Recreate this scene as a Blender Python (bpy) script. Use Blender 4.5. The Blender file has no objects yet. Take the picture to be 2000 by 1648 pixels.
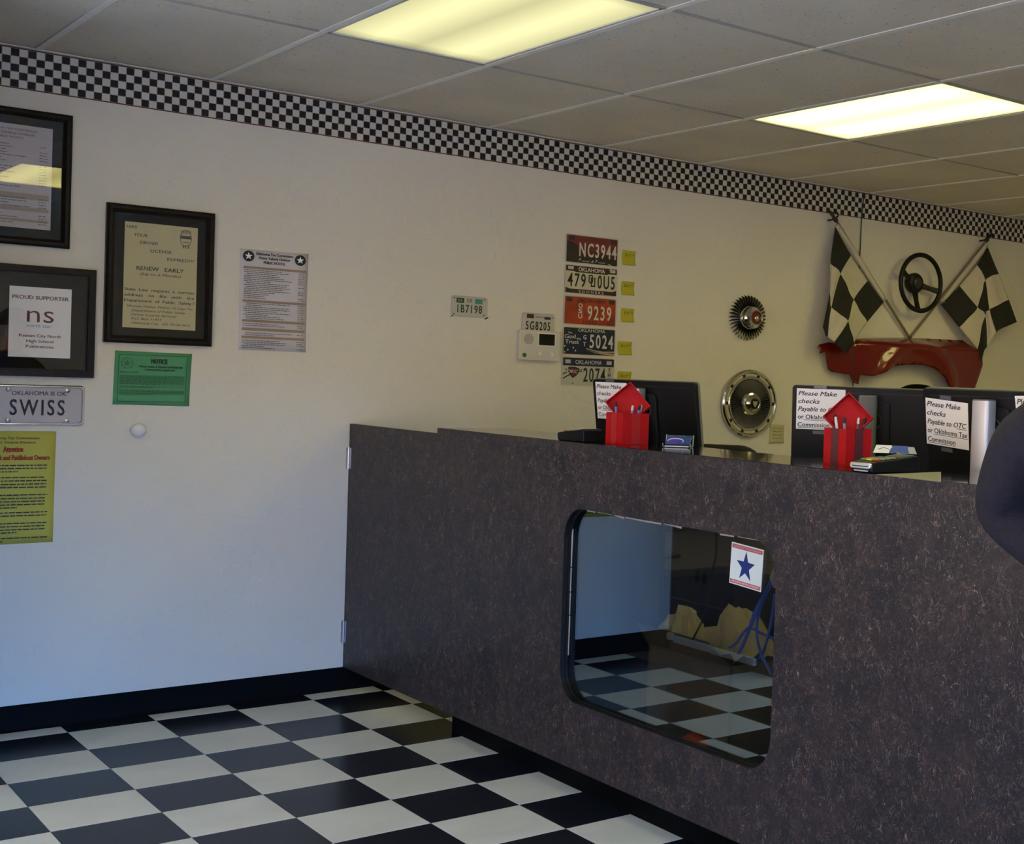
import bpy, bmesh, math, random
from mathutils import Vector, Matrix, geometry
random.seed(7)
R = math.radians
scn = bpy.context.scene
col = scn.collection

# ------------------------------------------------------------------ camera (solved from the floor and ceiling grids)
F_PX, PPX, PPY = 2625.52, 1793.378, 804.542
CAM = Vector((-0.98713, -6.04256, 1.44104))
c_r = Vector((0.71474492, -0.69841706, 0.03678738))
c_u = Vector((-0.01369067, 0.03861753, 0.99916027))
c_f = Vector((0.69925122, 0.71464837, -0.01803989))
cd = bpy.data.cameras.new('camera')
cam = bpy.data.objects.new('camera', cd); col.objects.link(cam)
m3 = Matrix((c_r, c_u, -c_f)).transposed()
cam.matrix_world = Matrix.Translation(CAM) @ m3.to_4x4()
cd.sensor_fit = 'HORIZONTAL'; cd.sensor_width = 36.0
cd.lens = 36.0 * F_PX / 2000
cd.shift_x = -(PPX - 1000) / 2000
cd.shift_y = -(824 - PPY) / 2000
cd.clip_start = 0.05
scn.camera = cam

def px(u, v, ax, val):
    """photo pixel -> point on the plane ax = val"""
    d = c_f + c_r * ((u - PPX) / F_PX) - c_u * ((v - PPY) / F_PX)
    i = 'xyz'.index(ax)
    return CAM + d * ((val - CAM[i]) / d[i])

# ------------------------------------------------------------------ colour management, world, daylight
vs = scn.view_settings
vs.view_transform = 'Standard'; vs.look = 'None'; vs.gamma = 1.0; vs.use_curve_mapping = False
vs.exposure = -0.10
LAMP = (1.0, 0.92, 0.32)
LAMP_MAIN = 9.5
LAMP_LOBBY = 7.8
LAMP_DIM = 1.2
LAMP_NEAR = 3.9
SKY = (0.06, 0.335, 1.0)
SKY_STRENGTH = 45.0
w = bpy.data.worlds.new('sky'); scn.world = w; w.use_nodes = True
bg = w.node_tree.nodes['Background']
bg.inputs[0].default_value = (*SKY, 1); bg.inputs[1].default_value = SKY_STRENGTH

SUN_STRENGTH = 225.0
sl_ = bpy.data.lights.new('sun', 'SUN'); sl_.energy = SUN_STRENGTH; sl_.angle = R(.6); sl_.color = (1.0, .69, .27)
so_ = bpy.data.objects.new('sun', sl_); so_.rotation_euler = (R(38), 0, R(140)); col.objects.link(so_)   # high, behind the building: lights the far side of the lot only
def portal(name, loc, rot, sx, sy):
    l = bpy.data.lights.new(name, 'AREA'); l.shape = 'RECTANGLE'; l.size = sx; l.size_y = sy
    l.energy = 1.0
    l.cycles.is_portal = True
    o = bpy.data.objects.new(name, l); o.location = loc; o.rotation_euler = rot; col.objects.link(o)
WL = (-6.8, -1.15, 0.5, 2.2)       # side storefront opening: y0, y1, z0, z1
WB = (-1.5, 1.3, 0.12, 2.2)        # rear storefront opening: x0, x1, z0, z1
XL, XR, YB, H = -1.6, 7.2, -7.25, 2.601
portal('window_daylight_side', (XL + .02, (WL[0] + WL[1]) / 2, (WL[2] + WL[3]) / 2), (0, -R(90), 0), WL[3] - WL[2], WL[1] - WL[0])
portal('window_daylight_rear', ((WB[0] + WB[1]) / 2, YB + .02, (WB[2] + WB[3]) / 2), (R(90), 0, 0), WB[1] - WB[0], WB[3] - WB[2])

# ------------------------------------------------------------------ materials
def lin(*c):
    return tuple(((v / 255) / 12.92 if v / 255 <= .04045 else ((v / 255 + .055) / 1.055) ** 2.4) for v in c)
MATS = {}
def mat(name, color, rough=.6, metal=0., spec=.5, noise=None, bump=None, coat=0., alpha=None, trans=0.):
    """noise=(scale, second colour, contrast) mottles the colour; bump=(scale, strength)"""
    if name in MATS: return MATS[name]
    m = bpy.data.materials.new(name); m.use_nodes = True
    nt = m.node_tree; b = nt.nodes['Principled BSDF']
    b.inputs['Base Color'].default_value = (*color, 1); b.inputs['Roughness'].default_value = rough
    b.inputs['Metallic'].default_value = metal; b.inputs['Specular IOR Level'].default_value = spec
    b.inputs['Coat Weight'].default_value = coat; b.inputs['Transmission Weight'].default_value = trans
    tc = nt.nodes.new('ShaderNodeTexCoord')
    ns, c2, k = noise if noise else (6.0, tuple(v * .92 for v in color), .2)
    n = nt.nodes.new('ShaderNodeTexNoise'); n.inputs['Scale'].default_value = ns; n.inputs['Detail'].default_value = 4
    nt.links.new(tc.outputs['Object'], n.inputs['Vector'])
    mr = nt.nodes.new('ShaderNodeMapRange'); mr.inputs[1].default_value = .5 - k; mr.inputs[2].default_value = .5 + k
    nt.links.new(n.outputs['Fac'], mr.inputs[0])
    mx = nt.nodes.new('ShaderNodeMix'); mx.data_type = 'RGBA'
    mx.inputs[6].default_value = (*color, 1); mx.inputs[7].default_value = (*c2, 1)
    nt.links.new(mr.outputs[0], mx.inputs[0]); nt.links.new(mx.outputs[2], b.inputs['Base Color'])
    if bump:
        n2 = nt.nodes.new('ShaderNodeTexNoise'); n2.inputs['Scale'].default_value = bump[0]; n2.inputs['Detail'].default_value = 5
        nt.links.new(tc.outputs['Object'], n2.inputs['Vector'])
        bp = nt.nodes.new('ShaderNodeBump'); bp.inputs['Strength'].default_value = bump[1]; bp.inputs['Distance'].default_value = .004
        nt.links.new(n2.outputs['Fac'], bp.inputs['Height']); nt.links.new(bp.outputs[0], b.inputs['Normal'])
    MATS[name] = m
    return m
class NT:
    def __init__(s, name):
        s.m = bpy.data.materials.new(name); s.m.use_nodes = True; s.t = s.m.node_tree
        s.b = s.t.nodes['Principled BSDF']; s.out = s.t.nodes['Material Output']; MATS[name] = s.m
    def n(s, kind, **kw):
        o = s.t.nodes.new('ShaderNode' + kind)
        for k, v in kw.items(): setattr(o, k, v)
        return o
    def l(s, a, b): s.t.links.new(a, b)
    def math(s, op, a, b=None, c=None):
        o = s.n('Math', operation=op)
        for i, v in enumerate((a, b, c)):
            if v is None: continue
            if isinstance(v, (int, float)): o.inputs[i].default_value = v
            else: s.l(v, o.inputs[i])
        return o.outputs[0]
    def mix(s, f, a, b):
        o = s.n('Mix', data_type='RGBA')
        for i, v in ((0, f), (6, a), (7, b)):
            if isinstance(v, (int, float)): o.inputs[i].default_value = v
            elif isinstance(v, tuple): o.inputs[i].default_value = (*v, 1)
            else: s.l(v, o.inputs[i])
        return o.outputs[2]
    def noise(s, vec, scale, detail=4, dist=0., rough=.5):
        o = s.n('TexNoise'); o.inputs['Scale'].default_value = scale; o.inputs['Detail'].default_value = detail
        o.inputs['Distortion'].default_value = dist; o.inputs['Roughness'].default_value = rough
        s.l(vec, o.inputs['Vector']); return o
    def rng(s, v, a, b, c=0., d=1.):
        o = s.n('MapRange'); s.l(v, o.inputs[0])
        for i, q in enumerate((a, b, c, d)): o.inputs[i + 1].default_value = q
        return o.outputs[0]
    def bump(s, h, strength, dist=.004):
        o = s.n('Bump'); o.inputs['Strength'].default_value = strength; o.inputs['Distance'].default_value = dist
        s.l(h, o.inputs['Height']); s.l(o.outputs[0], s.b.inputs['Normal'])

def wall_material():
    k = NT('wall_paint'); tc = k.n('TexCoord').outputs['Object']
    n1 = k.noise(tc, 1.3, 3)
    c = k.mix(k.rng(n1.outputs['Fac'], .35, .65), (.70, .66, .565), (.67, .63, .535))
    n3 = k.noise(tc, 7, 6, 0, .7)
    scuff = k.rng(n3.outputs['Fac'], .70, .78, 0, .35)
    c = k.mix(scuff, c, (.45, .42, .38)); k.l(c, k.b.inputs['Base Color'])
    k.b.inputs['Roughness'].default_value = .62; k.b.inputs['Specular IOR Level'].default_value = .25
    a = k.noise(tc, 38, 3, .6); b = k.noise(tc, 9, 2, 1.2)
    blob = k.rng(a.outputs['Fac'], .52, .62); patch = k.rng(b.outputs['Fac'], .48, .6)
    trowel = k.noise(tc, 3.2, 2, 2.5)
    h = k.math('ADD', k.math('MULTIPLY', blob, patch), k.math('MULTIPLY', k.rng(trowel.outputs['Fac'], .45, .55), .8))
    k.bump(h, .35, .003)
    return k.m
def laminate_material():
    k = NT('counter_laminate'); tc = k.n('TexCoord').outputs['Object']
    big = k.noise(tc, 7, 5, .8, .66); mid = k.noise(tc, 42, 5, .9, .7); fine_ = k.noise(tc, 190, 3, .5)
    c = k.mix(k.rng(big.outputs['Fac'], .40, .60), (.010, .011, .018), (.043, .031, .034))
    c = k.mix(k.rng(mid.outputs['Fac'], .40, .60, 0, .8), c, (.010, .010, .013))
    c = k.mix(k.rng(fine_.outputs['Fac'], .45, .70, 0, .5), c, (.060, .048, .050))
    mp = k.n('Mapping'); mp.inputs['Scale'].default_value = (1, 1.0, .55); k.l(tc, mp.inputs[0])
    for sc, dst, wd, colr, amt in ((27, 2.2, .010, (.36, .26, .23), 1.), (46, 2.6, .012, (.24, .175, .17), 1.), (19, 2.8, .006, (.42, .32, .27), .9), (75, 2.0, .015, (.16, .135, .15), .9)):
        v = k.noise(mp.outputs[0], sc, 2, dst)
        line = k.rng(k.math('ABSOLUTE', k.math('SUBTRACT', v.outputs['Fac'], .5)), 0., wd, 1., 0.)
        msk = k.noise(tc, sc * .9, 3, .5)
        line = k.math('MULTIPLY', line, k.rng(msk.outputs['Fac'], .50, .60, 0, amt))
        c = k.mix(line, c, colr)
    k.l(c, k.b.inputs['Base Color']); k.b.inputs['Roughness'].default_value = .42
    k.b.inputs['Specular IOR Level'].default_value = .3
    k.bump(mid.outputs['Fac'], .08, .001)
    return k.m
def border_material(x0, z1, cw, ch, nrow):
    k = NT('checker_border_print'); tc = k.n('TexCoord').outputs['Object']
    sp = k.n('SeparateXYZ'); k.l(tc, sp.inputs[0])
    u = k.math('DIVIDE', k.math('SUBTRACT', sp.outputs[0], x0), cw)
    v = k.math('DIVIDE', k.math('SUBTRACT', z1, sp.outputs[2]), ch)
    par = k.math('MODULO', k.math('ADD', k.math('ADD', k.math('FLOOR', u), k.math('FLOOR', v)), 1000), 2)
    fu = k.math('FRACT', u); fv = k.math('FRACT', v)
    edge = k.math('MINIMUM', k.math('MINIMUM', fu, k.math('SUBTRACT', 1., fu)), k.math('MINIMUM', fv, k.math('SUBTRACT', 1., fv)))
    c = k.mix(par, (.62, .58, .51), (.008, .007, .008))
    c = k.mix(k.math('LESS_THAN', edge, .035), c, (.30, .28, .25))
    out = k.math('MAXIMUM', k.math('LESS_THAN', v, 0.), k.math('GREATER_THAN', v, float(nrow)))
    c = k.mix(out, c, (.10, .012, .012))
    k.l(c, k.b.inputs['Base Color']); k.b.inputs['Roughness'].default_value = .55; k.b.inputs['Specular IOR Level'].default_value = .3
    return k.m
def ceiling_tile_material():
    k = NT('acoustic_tile'); tc = k.n('TexCoord').outputs['Object']
    oi = k.n('ObjectInfo'); off = k.n('VectorMath', operation='ADD'); k.l(tc, off.inputs[0])
    mul = k.n('VectorMath', operation='SCALE'); k.l(oi.outputs['Location'], mul.inputs[0]); mul.inputs['Scale'].default_value = 3.7
    k.l(mul.outputs[0], off.inputs[1]); vec = off.outputs[0]
    a = k.noise(vec, 120, 3, .3); b = k.noise(vec, 45, 3, 1.); c3 = k.noise(vec, 2.2, 2)
    pin = k.rng(a.outputs['Fac'], .66, .71); fis = k.math('MULTIPLY', k.rng(b.outputs['Fac'], .64, .69), k.rng(a.outputs['Fac'], .5, .58))
    hole = k.math('MAXIMUM', pin, fis)
    c = k.mix(k.rng(c3.outputs['Fac'], .35, .65), (.74, .67, .53), (.68, .61, .48))
    c = k.mix(k.math('MULTIPLY', hole, .75), c, (.13, .12, .10)); k.l(c, k.b.inputs['Base Color'])
    k.b.inputs['Roughness'].default_value = .95; k.b.inputs['Specular IOR Level'].default_value = .1
    k.bump(k.math('MULTIPLY', hole, -1.), .6, .004)
    return k.m
def floor_tile_material(name, c1, c2, fleck, rough, spec):
    k = NT(name); tc = k.n('TexCoord').outputs['Object']
    oi = k.n('ObjectInfo'); off = k.n('VectorMath', operation='ADD'); k.l(tc, off.inputs[0])
    mul = k.n('VectorMath', operation='SCALE'); k.l(oi.outputs['Location'], mul.inputs[0]); mul.inputs['Scale'].default_value = 2.3
    k.l(mul.outputs[0], off.inputs[1]); vec = off.outputs[0]
    a = k.noise(vec, 5, 4, .4); b = k.noise(vec, 110, 2); d = k.noise(vec, 17, 3)
    c = k.mix(k.rng(a.outputs['Fac'], .3, .7), c1, c2)
    c = k.mix(k.rng(b.outputs['Fac'], .68, .75, 0, .6), c, fleck)
    if spec > .2: c = k.mix(k.rng(d.outputs['Fac'], .76, .78, 0, .7), c, tuple(v * .35 for v in c1))
    k.l(c, k.b.inputs['Base Color'])
    k.b.inputs['Roughness'].default_value = rough; k.b.inputs['Specular IOR Level'].default_value = spec
    return k.m
def diffuser_material(name, colr, strength, xc):
    k = NT(name); tc = k.n('TexCoord').outputs['Object']
    sp = k.n('SeparateXYZ'); k.l(tc, sp.inputs[0])
    x = k.math('ABSOLUTE', sp.outputs[0])
    band = k.rng(k.math('ABSOLUTE', k.math('SUBTRACT', x, .145)), 0., .14, 1., .62)      # two tubes behind the lens
    yend = k.rng(k.math('ABSOLUTE', sp.outputs[1]), .50, .60, 1., .55)
    pr = k.noise(tc, 260, 1)
    s = k.math('MULTIPLY', k.math('MULTIPLY', band, yend), k.math('MULTIPLY', k.rng(pr.outputs['Fac'], .3, .7, .96, 1.04), strength))
    e = k.n('Emission'); e.inputs[0].default_value = (*colr, 1); k.l(s, e.inputs[1]); k.l(e.outputs[0], k.out.inputs[0])
    return k.m
def glass_material(name, tint, refl, tr=1.0, rough=0.0):
    k = NT(name); g = k.n('BsdfGlossy'); g.inputs['Roughness'].default_value = rough; g.inputs[0].default_value = (*tint, 1)
    t = k.n('BsdfTransparent'); t.inputs[0].default_value = (tr, tr, tr, 1)
    lw = k.n('LayerWeight'); lw.inputs[0].default_value = .5; r0 = .04 + refl           # Schlick reflectance, the same from both sides of the pane
    f = k.math('MINIMUM', k.math('ADD', k.math('MULTIPLY', k.math('POWER', lw.outputs['Facing'], 5.0), 1 - r0), r0), 1.0)
    nz = k.noise(k.n('TexCoord').outputs['Object'], 3, 2)
    f = k.math('MULTIPLY', f, k.rng(nz.outputs['Fac'], .3, .7, .96, 1.04))
    m = k.n('MixShader'); k.l(f, m.inputs[0]); k.l(t.outputs[0], m.inputs[1]); k.l(g.outputs[0], m.inputs[2]); k.l(m.outputs[0], k.out.inputs[0])
    return k.m
def two_tone(name, ax, a, b, c1, c2, rough=.35):
    """flat print that fades from one ink to another across the sheet (object axis ax from a to b)"""
    k = NT(name); tc = k.n('TexCoord').outputs['Object']; sp = k.n('SeparateXYZ'); k.l(tc, sp.inputs[0])
    nz = k.noise(tc, 30, 3); t = k.math('ADD', k.rng(sp.outputs[ax], a, b), k.math('MULTIPLY', k.math('SUBTRACT', nz.outputs['Fac'], .5), .45))
    k.l(k.mix(k.rng(t, 0, 1), c1, c2), k.b.inputs['Base Color']); k.b.inputs['Roughness'].default_value = rough
    return k.m

M_wall = wall_material(); M_lam = laminate_material(); M_ctile = ceiling_tile_material()
M_white_tile = floor_tile_material('ivory_vinyl', (.68, .66, .56), (.59, .57, .48), (.72, .70, .60), .34, .25)
M_black_tile = floor_tile_material('black_vinyl', (.008, .009, .013), (.010, .011, .016), (.014, .015, .02), .22, .14)
M_black = mat('black_plastic', (.006, .006, .007), .45, spec=.25)
M_blackgloss = mat('black_laminate_gloss', (.006, .006, .006), .06, spec=.6)
M_rubber = mat('black_rubber_base', (.003, .003, .0035), .6, spec=.05)
M_ink = mat('black_ink', (.010, .010, .011), .6)
M_grey_ink = mat('grey_ink', (.10, .09, .085), .7)
M_white = mat('white_plastic', (.72, .72, .70), .4)
M_paper = mat('white_paper', (.90, .88, .90), .75, noise=(5, (.87, .85, .87), .3))
M_chrome = mat('chrome', (.62, .60, .56), .16, 1.)
M_steel = mat('brushed_steel', (.50, .49, .47), .32, 1.)
M_silver = mat('silver_plastic', (.58, .58, .60), .34, .55)
M_grid = mat('ceiling_grid_enamel', (.86, .82, .72), .45)
M_woodblack = mat('black_stained_wood', (.006, .005, .0045), .32, spec=.15, noise=(40, (.018, .014, .012), .3))
M_brown = mat('dark_brown_panel', (.085, .055, .052), .5, noise=(18, (.10, .064, .060), .3))
M_darkpanel = mat('black_brown_panel', (.016, .012, .011), .6, noise=(18, (.022, .016, .015), .3))
M_red = mat('red_gift_board', (.46, .004, .008), .6, spec=.2, noise=(90, (.37, .003, .006), .3))
M_darkred = mat('dark_red_ribbon', (.085, .012, .018), .5)
M_postit = mat('yellow_sticky_paper', (.46, .42, .022), .8)

# ------------------------------------------------------------------ mesh helpers
class Pl:
    """a plane frame: a along u, b along v, c out along n"""
    def __init__(s, o, u, v):
        s.o = Vector(o); s.u = Vector(u).normalized(); s.v = Vector(v).normalized(); s.n = s.u.cross(s.v)
    def __call__(s, a, b, c=0.): return s.o + s.u * a + s.v * b + s.n * c
    def moved(s, a, b, c=0., ang=0.):
        ca, sa = math.cos(ang), math.sin(ang)
        return Pl(s(a, b, c), s.u * ca + s.v * sa, -s.u * sa + s.v * ca)
WALL = Pl((0, 0, 0), (1, 0, 0), (0, 0, 1))            # a = x, b = z, c = distance off the wall
UP = Pl((0, 0, 0), (1, 0, 0), (0, 1, 0))              # a = x, b = y, c = z

class MB:
    def __init__(s): s.v = []; s.f = []; s.mi = []; s.mats = []
    def m(s, material):
        if material is None: return 0
        if material not in s.mats: s.mats.append(material)
        return s.mats.index(material)
    def add(s, vs_, fs, material=None):
        o = len(s.v); s.v += [Vector(p) for p in vs_]; i = s.m(material)
        for f in fs: s.f.append([o + k for k in f]); s.mi.append(i)
        return s
    def box(s, P, a0, a1, b0, b1, c0, c1, material=None):
        v = [P(a, b, c) for c in (c0, c1) for a, b in ((a0, b0), (a1, b0), (a1, b1), (a0, b1))]
        return s.add(v, [(3, 2, 1, 0), (4, 5, 6, 7), (0, 1, 5, 4), (1, 2, 6, 5), (2, 3, 7, 6), (3, 0, 4, 7)], material)
    def prism(s, P, pts, c0, c1, material=None):
        n = len(pts)
        area = sum(pts[i][0] * pts[(i + 1) % n][1] - pts[(i + 1) % n][0] * pts[i][1] for i in range(n))
        if area < 0: pts = pts[::-1]
        v = [P(a, b, c0) for a, b in pts] + [P(a, b, c1) for a, b in pts]
        return s.add(v, [tuple(range(n))[::-1], tuple(range(n, 2 * n))] + [(i, (i + 1) % n, n + (i + 1) % n, n + i) for i in range(n)], material)
    def flat(s, P, pts, c, material=None):
        n = len(pts)
        area = sum(pts[i][0] * pts[(i + 1) % n][1] - pts[(i + 1) % n][0] * pts[i][1] for i in range(n))
        if area < 0: pts = pts[::-1]
        return s.add([P(a, b, c) for a, b in pts], [tuple(range(n))], material)
    def lathe(s, P, a, b, prof, seg=48, material=None, sc=1.):
        """prof = [(radius, c), ...] from the rim inwards or outwards"""
        v = []; f = []; k = len(prof)
        for i in range(seg):
            t = 2 * math.pi * i / seg
            for r, c in prof: v.append(P(a + r * math.cos(t), b + r * math.sin(t) * sc, c))
        for i in range(seg):
            j = (i + 1) % seg
            for q in range(k - 1): f.append((i * k + q, j * k + q, j * k + q + 1, i * k + q + 1))
        return s.add(v, f, material)
    def torus(s, P, a, b, c, r, t, seg=48, ms=12, material=None):
        return s.lathe(P, a, b, [(r + t * math.cos(x), c - t * math.sin(x)) for x in [2 * math.pi * i / ms for i in range(ms + 1)]], seg, material)
    def tube(s, pts, r, seg=8, material=None, caps=True):
        pts = [Vector(p) for p in pts]; v = []; f = []; n = len(pts); up = None
        rr = r if isinstance(r, (list, tuple)) else [r] * n
        for i, p in enumerate(pts):
            t = (pts[min(i + 1, n - 1)] - pts[max(i - 1, 0)]).normalized()
            if up is None: up = t.orthogonal().normalized()
            else: up = (up - t * up.dot(t)).normalized()
            w_ = t.cross(up)
            for k in range(seg):
                x = 2 * math.pi * k / seg
                v.append(p + (up * math.cos(x) + w_ * math.sin(x)) * rr[i])
        for i in range(n - 1):
            for k in range(seg):
                j = (k + 1) % seg
                f.append((i * seg + k, i * seg + j, (i + 1) * seg + j, (i + 1) * seg + k))
        if caps: f += [tuple(range(seg))[::-1], tuple(range((n - 1) * seg, n * seg))]
        return s.add(v, f, material)

ORG = {}
def rrect(a0, a1, b0, b1, r, n=6):
    pts = []
    for cx, cy, t0 in ((a1 - r, b1 - r, 0), (a0 + r, b1 - r, 90), (a0 + r, b0 + r, 180), (a1 - r, b0 + r, 270)):
        for i in range(n + 1):
            t = R(t0 + 90 * i / n); pts.append((cx + r * math.cos(t), cy + r * math.sin(t)))
    return pts
def link(o, parent=None):
    col.objects.link(o)
    if parent is not None: o.parent = parent
    return o
def build(name, mb, material=None, parent=None, smooth=None, bevel=None, origin=None):
    org = ORG[parent] if parent is not None else Vector(origin if origin is not None else (0, 0, 0))
    me = bpy.data.meshes.new(name)
    me.from_pydata([tuple(p - org) for p in mb.v], [], mb.f)
    for q in (mb.mats or [material]): me.materials.append(q)
    if mb.mats: me.polygons.foreach_set('material_index', mb.mi)
    bm_ = bmesh.new(); bm_.from_mesh(me); bmesh.ops.remove_doubles(bm_, verts=bm_.verts, dist=1e-6)
    bmesh.ops.recalc_face_normals(bm_, faces=bm_.faces) if smooth != 'keep' else None
    bm_.to_mesh(me); bm_.free()
    if smooth:
        me.polygons.foreach_set('use_smooth', [True] * len(me.polygons))
        me.set_sharp_from_angle(angle=R(smooth if isinstance(smooth, (int, float)) and smooth is not True else 40))
    me.update()
    o = bpy.data.objects.new(name, me); link(o, parent)
    if parent is None: o.location = org
    ORG[o] = org
    if bevel:
        b = o.modifiers.new('bevel', 'BEVEL'); b.width = bevel; b.segments = 2; b.limit_method = 'ANGLE'; b.angle_limit = R(40)
    return o
def part(name, material, parent, fn, **kw):
    mb = MB(); fn(mb); return build(name, mb, material, parent, **kw)
def thing(name, loc, label, cat, group=None):
    o = bpy.data.objects.new(name, None); o.empty_display_size = .05; col.objects.link(o); o.location = loc
    ORG[o] = Vector(loc); tag(o, label, cat, group); return o
def tag(o, label, cat, group=None):
    o['label'] = label; o['category'] = cat
    if group: o['group'] = group
    return o
def structure(o): o['kind'] = 'structure'; return o
def crv(pts, n=8):
    """smooth curve through the points"""
    pts = [Vector(p) for p in pts]; out = []
    for i in range(len(pts) - 1):
        p0, p1, p2, p3 = pts[max(i - 1, 0)], pts[i], pts[i + 1], pts[min(i + 2, len(pts) - 1)]
        for k in range(n):
            t = k / n
            out.append(.5 * ((2 * p1) + (p2 - p0) * t + (2 * p0 - 5 * p1 + 4 * p2 - p3) * t * t + (3 * p1 - p0 - 3 * p2 + p3) * t ** 3))
    return out + [pts[-1]]

_txt = {}
def glyphs(s_, bold=0., shear=0., spacing=1.):
    key = (s_, bold, shear, spacing)
    if key in _txt: return _txt[key]
    cu = bpy.data.curves.new('t', 'FONT'); cu.body = s_; cu.size = 1; cu.resolution_u = 3; cu.offset = bold; cu.shear = shear; cu.space_character = spacing
    o = bpy.data.objects.new('t', cu); col.objects.link(o)
    dg = bpy.context.evaluated_depsgraph_get(); me = bpy.data.meshes.new_from_object(o.evaluated_get(dg))
    v = [tuple(q.co) for q in me.vertices]; f = [tuple(p.vertices) for p in me.polygons]
    bpy.data.objects.remove(o); bpy.data.meshes.remove(me); bpy.data.curves.remove(cu)
    _txt[key] = (v, f); return v, f
def write(mb, P, s_, a, b, h, width=None, c=.0006, align='L', bold=0., shear=0., spacing=1., material=None, squash=None):
    """text with cap height h, baseline at b; width fits it between a and a+width"""
    v, f = glyphs(s_, min(bold, 0.), shear, spacing)
    if not v: return
    x0 = min(p[0] for p in v); x1 = max(p[0] for p in v); cap = .73
    sy = h / cap; sx = (width / (x1 - x0)) if width else sy * (squash or 1.)
    wd = (x1 - x0) * sx
    if align == 'C' and not width: a -= wd / 2
    if align == 'R' and not width: a -= wd
    if align == 'C' and width: a -= width / 2
    # heavier strokes: overprint the line with tiny shifts
    for i, (dx, dy) in enumerate(((0, 0),) if bold <= 0 else ((-1, 0), (1, 0), (0, -.6), (0, .6))):
        mb.add([P(a + (p[0] - x0) * sx + dx * bold * sy, b + p[1] * sy + dy * bold * sy, c + i * .00003) for p in v], f, material)
    return wd
def dashes(mb, P, a0, a1, b, h, c=.0005, word=.011, gap=.0028, material=None, seed=None):
    """a line of fine print too small to read: word-long strokes"""
    rr = random.Random(seed if seed is not None else int(b * 1e5) + int(a0 * 1e4)); a = a0
    while a < a1 - .002:
        e = min(a + word * rr.uniform(.4, 1.6), a1); mb.flat(P, [(a, b), (e, b), (e, b + h), (a, b + h)], c, material); a = e + gap
def rect(a0, a1, b0, b1): return [(a0, b0), (a1, b0), (a1, b1), (a0, b1)]
def star_pts(a, b, r, r2=None, rot=90, n=5):
    r2 = r2 or r * .40
    return [(a + (r if i % 2 == 0 else r2) * math.cos(R(rot + i * 180 / n)), b + (r if i % 2 == 0 else r2) * math.sin(R(rot + i * 180 / n))) for i in range(2 * n)]
def disc(a, b, r, n=24): return [(a + r * math.cos(2 * math.pi * i / n), b + r * math.sin(2 * math.pi * i / n)) for i in range(n)]

# ================================================================== THE ROOM
T = .3048
XC, YC0 = 0.1726, 0.6096                          # ceiling grid phase and pitch
ROWY = [0.0] + [-1.2052 - m * 1.2192 for m in range(7)]
XS = -0.28                                        # the far wall ends here in a short return
# ---- far wall
structure(part('wall_far', M_wall, None, lambda m: m.box(WALL, XS, XR, 0, H + .05, -.12, 0)))
# ---- left return wall: dark panelling, seen in the counter glass
structure(part('wall_left', M_brown, None, lambda m: m.box(UP, XS - .12, XS, -.95, .12, 0, H + .05)))
structure(part('wall_recess', M_wall, None, lambda m: m.box(UP, XL - .12, XS - .12, -.95, -.83, 0, H + .05)))
def side_wall(m):
    y0, y1, z0, z1 = WL
    m.box(UP, XL - .15, XL, YB, y0, 0, H + .05); m.box(UP, XL - .15, XL, y1, -.83, 0, H + .05)
    m.box(UP, XL - .15, XL, y0, y1, 0, z0); m.box(UP, XL - .15, XL, y0, y1, z1, H + .05)
structure(part('wall_side', M_wall, None, side_wall))
def rear_wall(m):
    x0, x1, z0, z1 = WB
    m.box(UP, XL - .15, x0, YB - .15, YB, 0, H + .05); m.box(UP, x1, XR, YB - .15, YB, 0, H + .05)
    m.box(UP, x0, x1, YB - .15, YB, 0, z0); m.box(UP, x0, x1, YB - .15, YB, z1, H + .05)
structure(part('wall_rear', M_wall, None, rear_wall))
structure(part('wall_right', M_wall, None, lambda m: m.box(UP, XR, XR + .12, YB - .15, .12, 0, H + .05)))
# ---- storefront windows
M_pane = glass_material('storefront_glass', (1, 1, 1), 0.0, .94)
M_frame = mat('bronze_aluminium', (.05, .042, .035), .4, .6)
def window(name, P, a0, a1, b0, b1, n):
    w_ = part(name, M_frame, None, lambda m: [m.box(P, a0, a1, b0, b0 + .05, -.10, -.04), m.box(P, a0, a1, b1 - .05, b1, -.10, -.04)] +
              [m.box(P, a0 + (a1 - a0 - .05) * i / n, a0 + (a1 - a0 - .05) * i / n + .05, b0 + .05, b1 - .05, -.10, -.04) for i in range(n + 1)])
    structure(w_)
    for i in range(n):
        x0 = a0 + (a1 - a0 - .05) * i / n + .05; x1 = a0 + (a1 - a0 - .05) * (i + 1) / n
        part('pane', M_pane, w_, lambda m: m.box(P, x0, x1, b0 + .05, b1 - .05, -.073, -.067))
window('window_1', Pl((XL, 0, 0), (0, 1, 0), (0, 0, 1)), WL[0], WL[1], WL[2], WL[3], 4)
window('window_2', Pl((0, YB, 0), (-1, 0, 0), (0, 0, 1)), -WB[1], -WB[0], WB[2], WB[3], 3)
M_conc = mat('asphalt', (.085, .082, .078), .9, noise=(2, (.07, .068, .066), .3))
structure(part('ground', M_conc, None, lambda m: m.box(UP, -60, 40, -60, 40, -.30, -.12)))
M_blocker = mat('blocker_dark', (.10, .085, .075), .9, noise=(.4, (.08, .07, .06), .3))  # dark surface of the added sky blocks, so they bounce little light
structure(part('sky_blocker_rear', M_blocker, None, lambda m: m.box(UP, -60, 60, -48, -40, -.3, 5.2)))  # added unseen block: hides the low sky from the rear window
structure(part('sky_blocker_side', M_blocker, None, lambda m: m.box(UP, -22, -14, -40, 30, -.3, 9.0)))  # added unseen block: tall enough to shut the sky out of the side window
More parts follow.
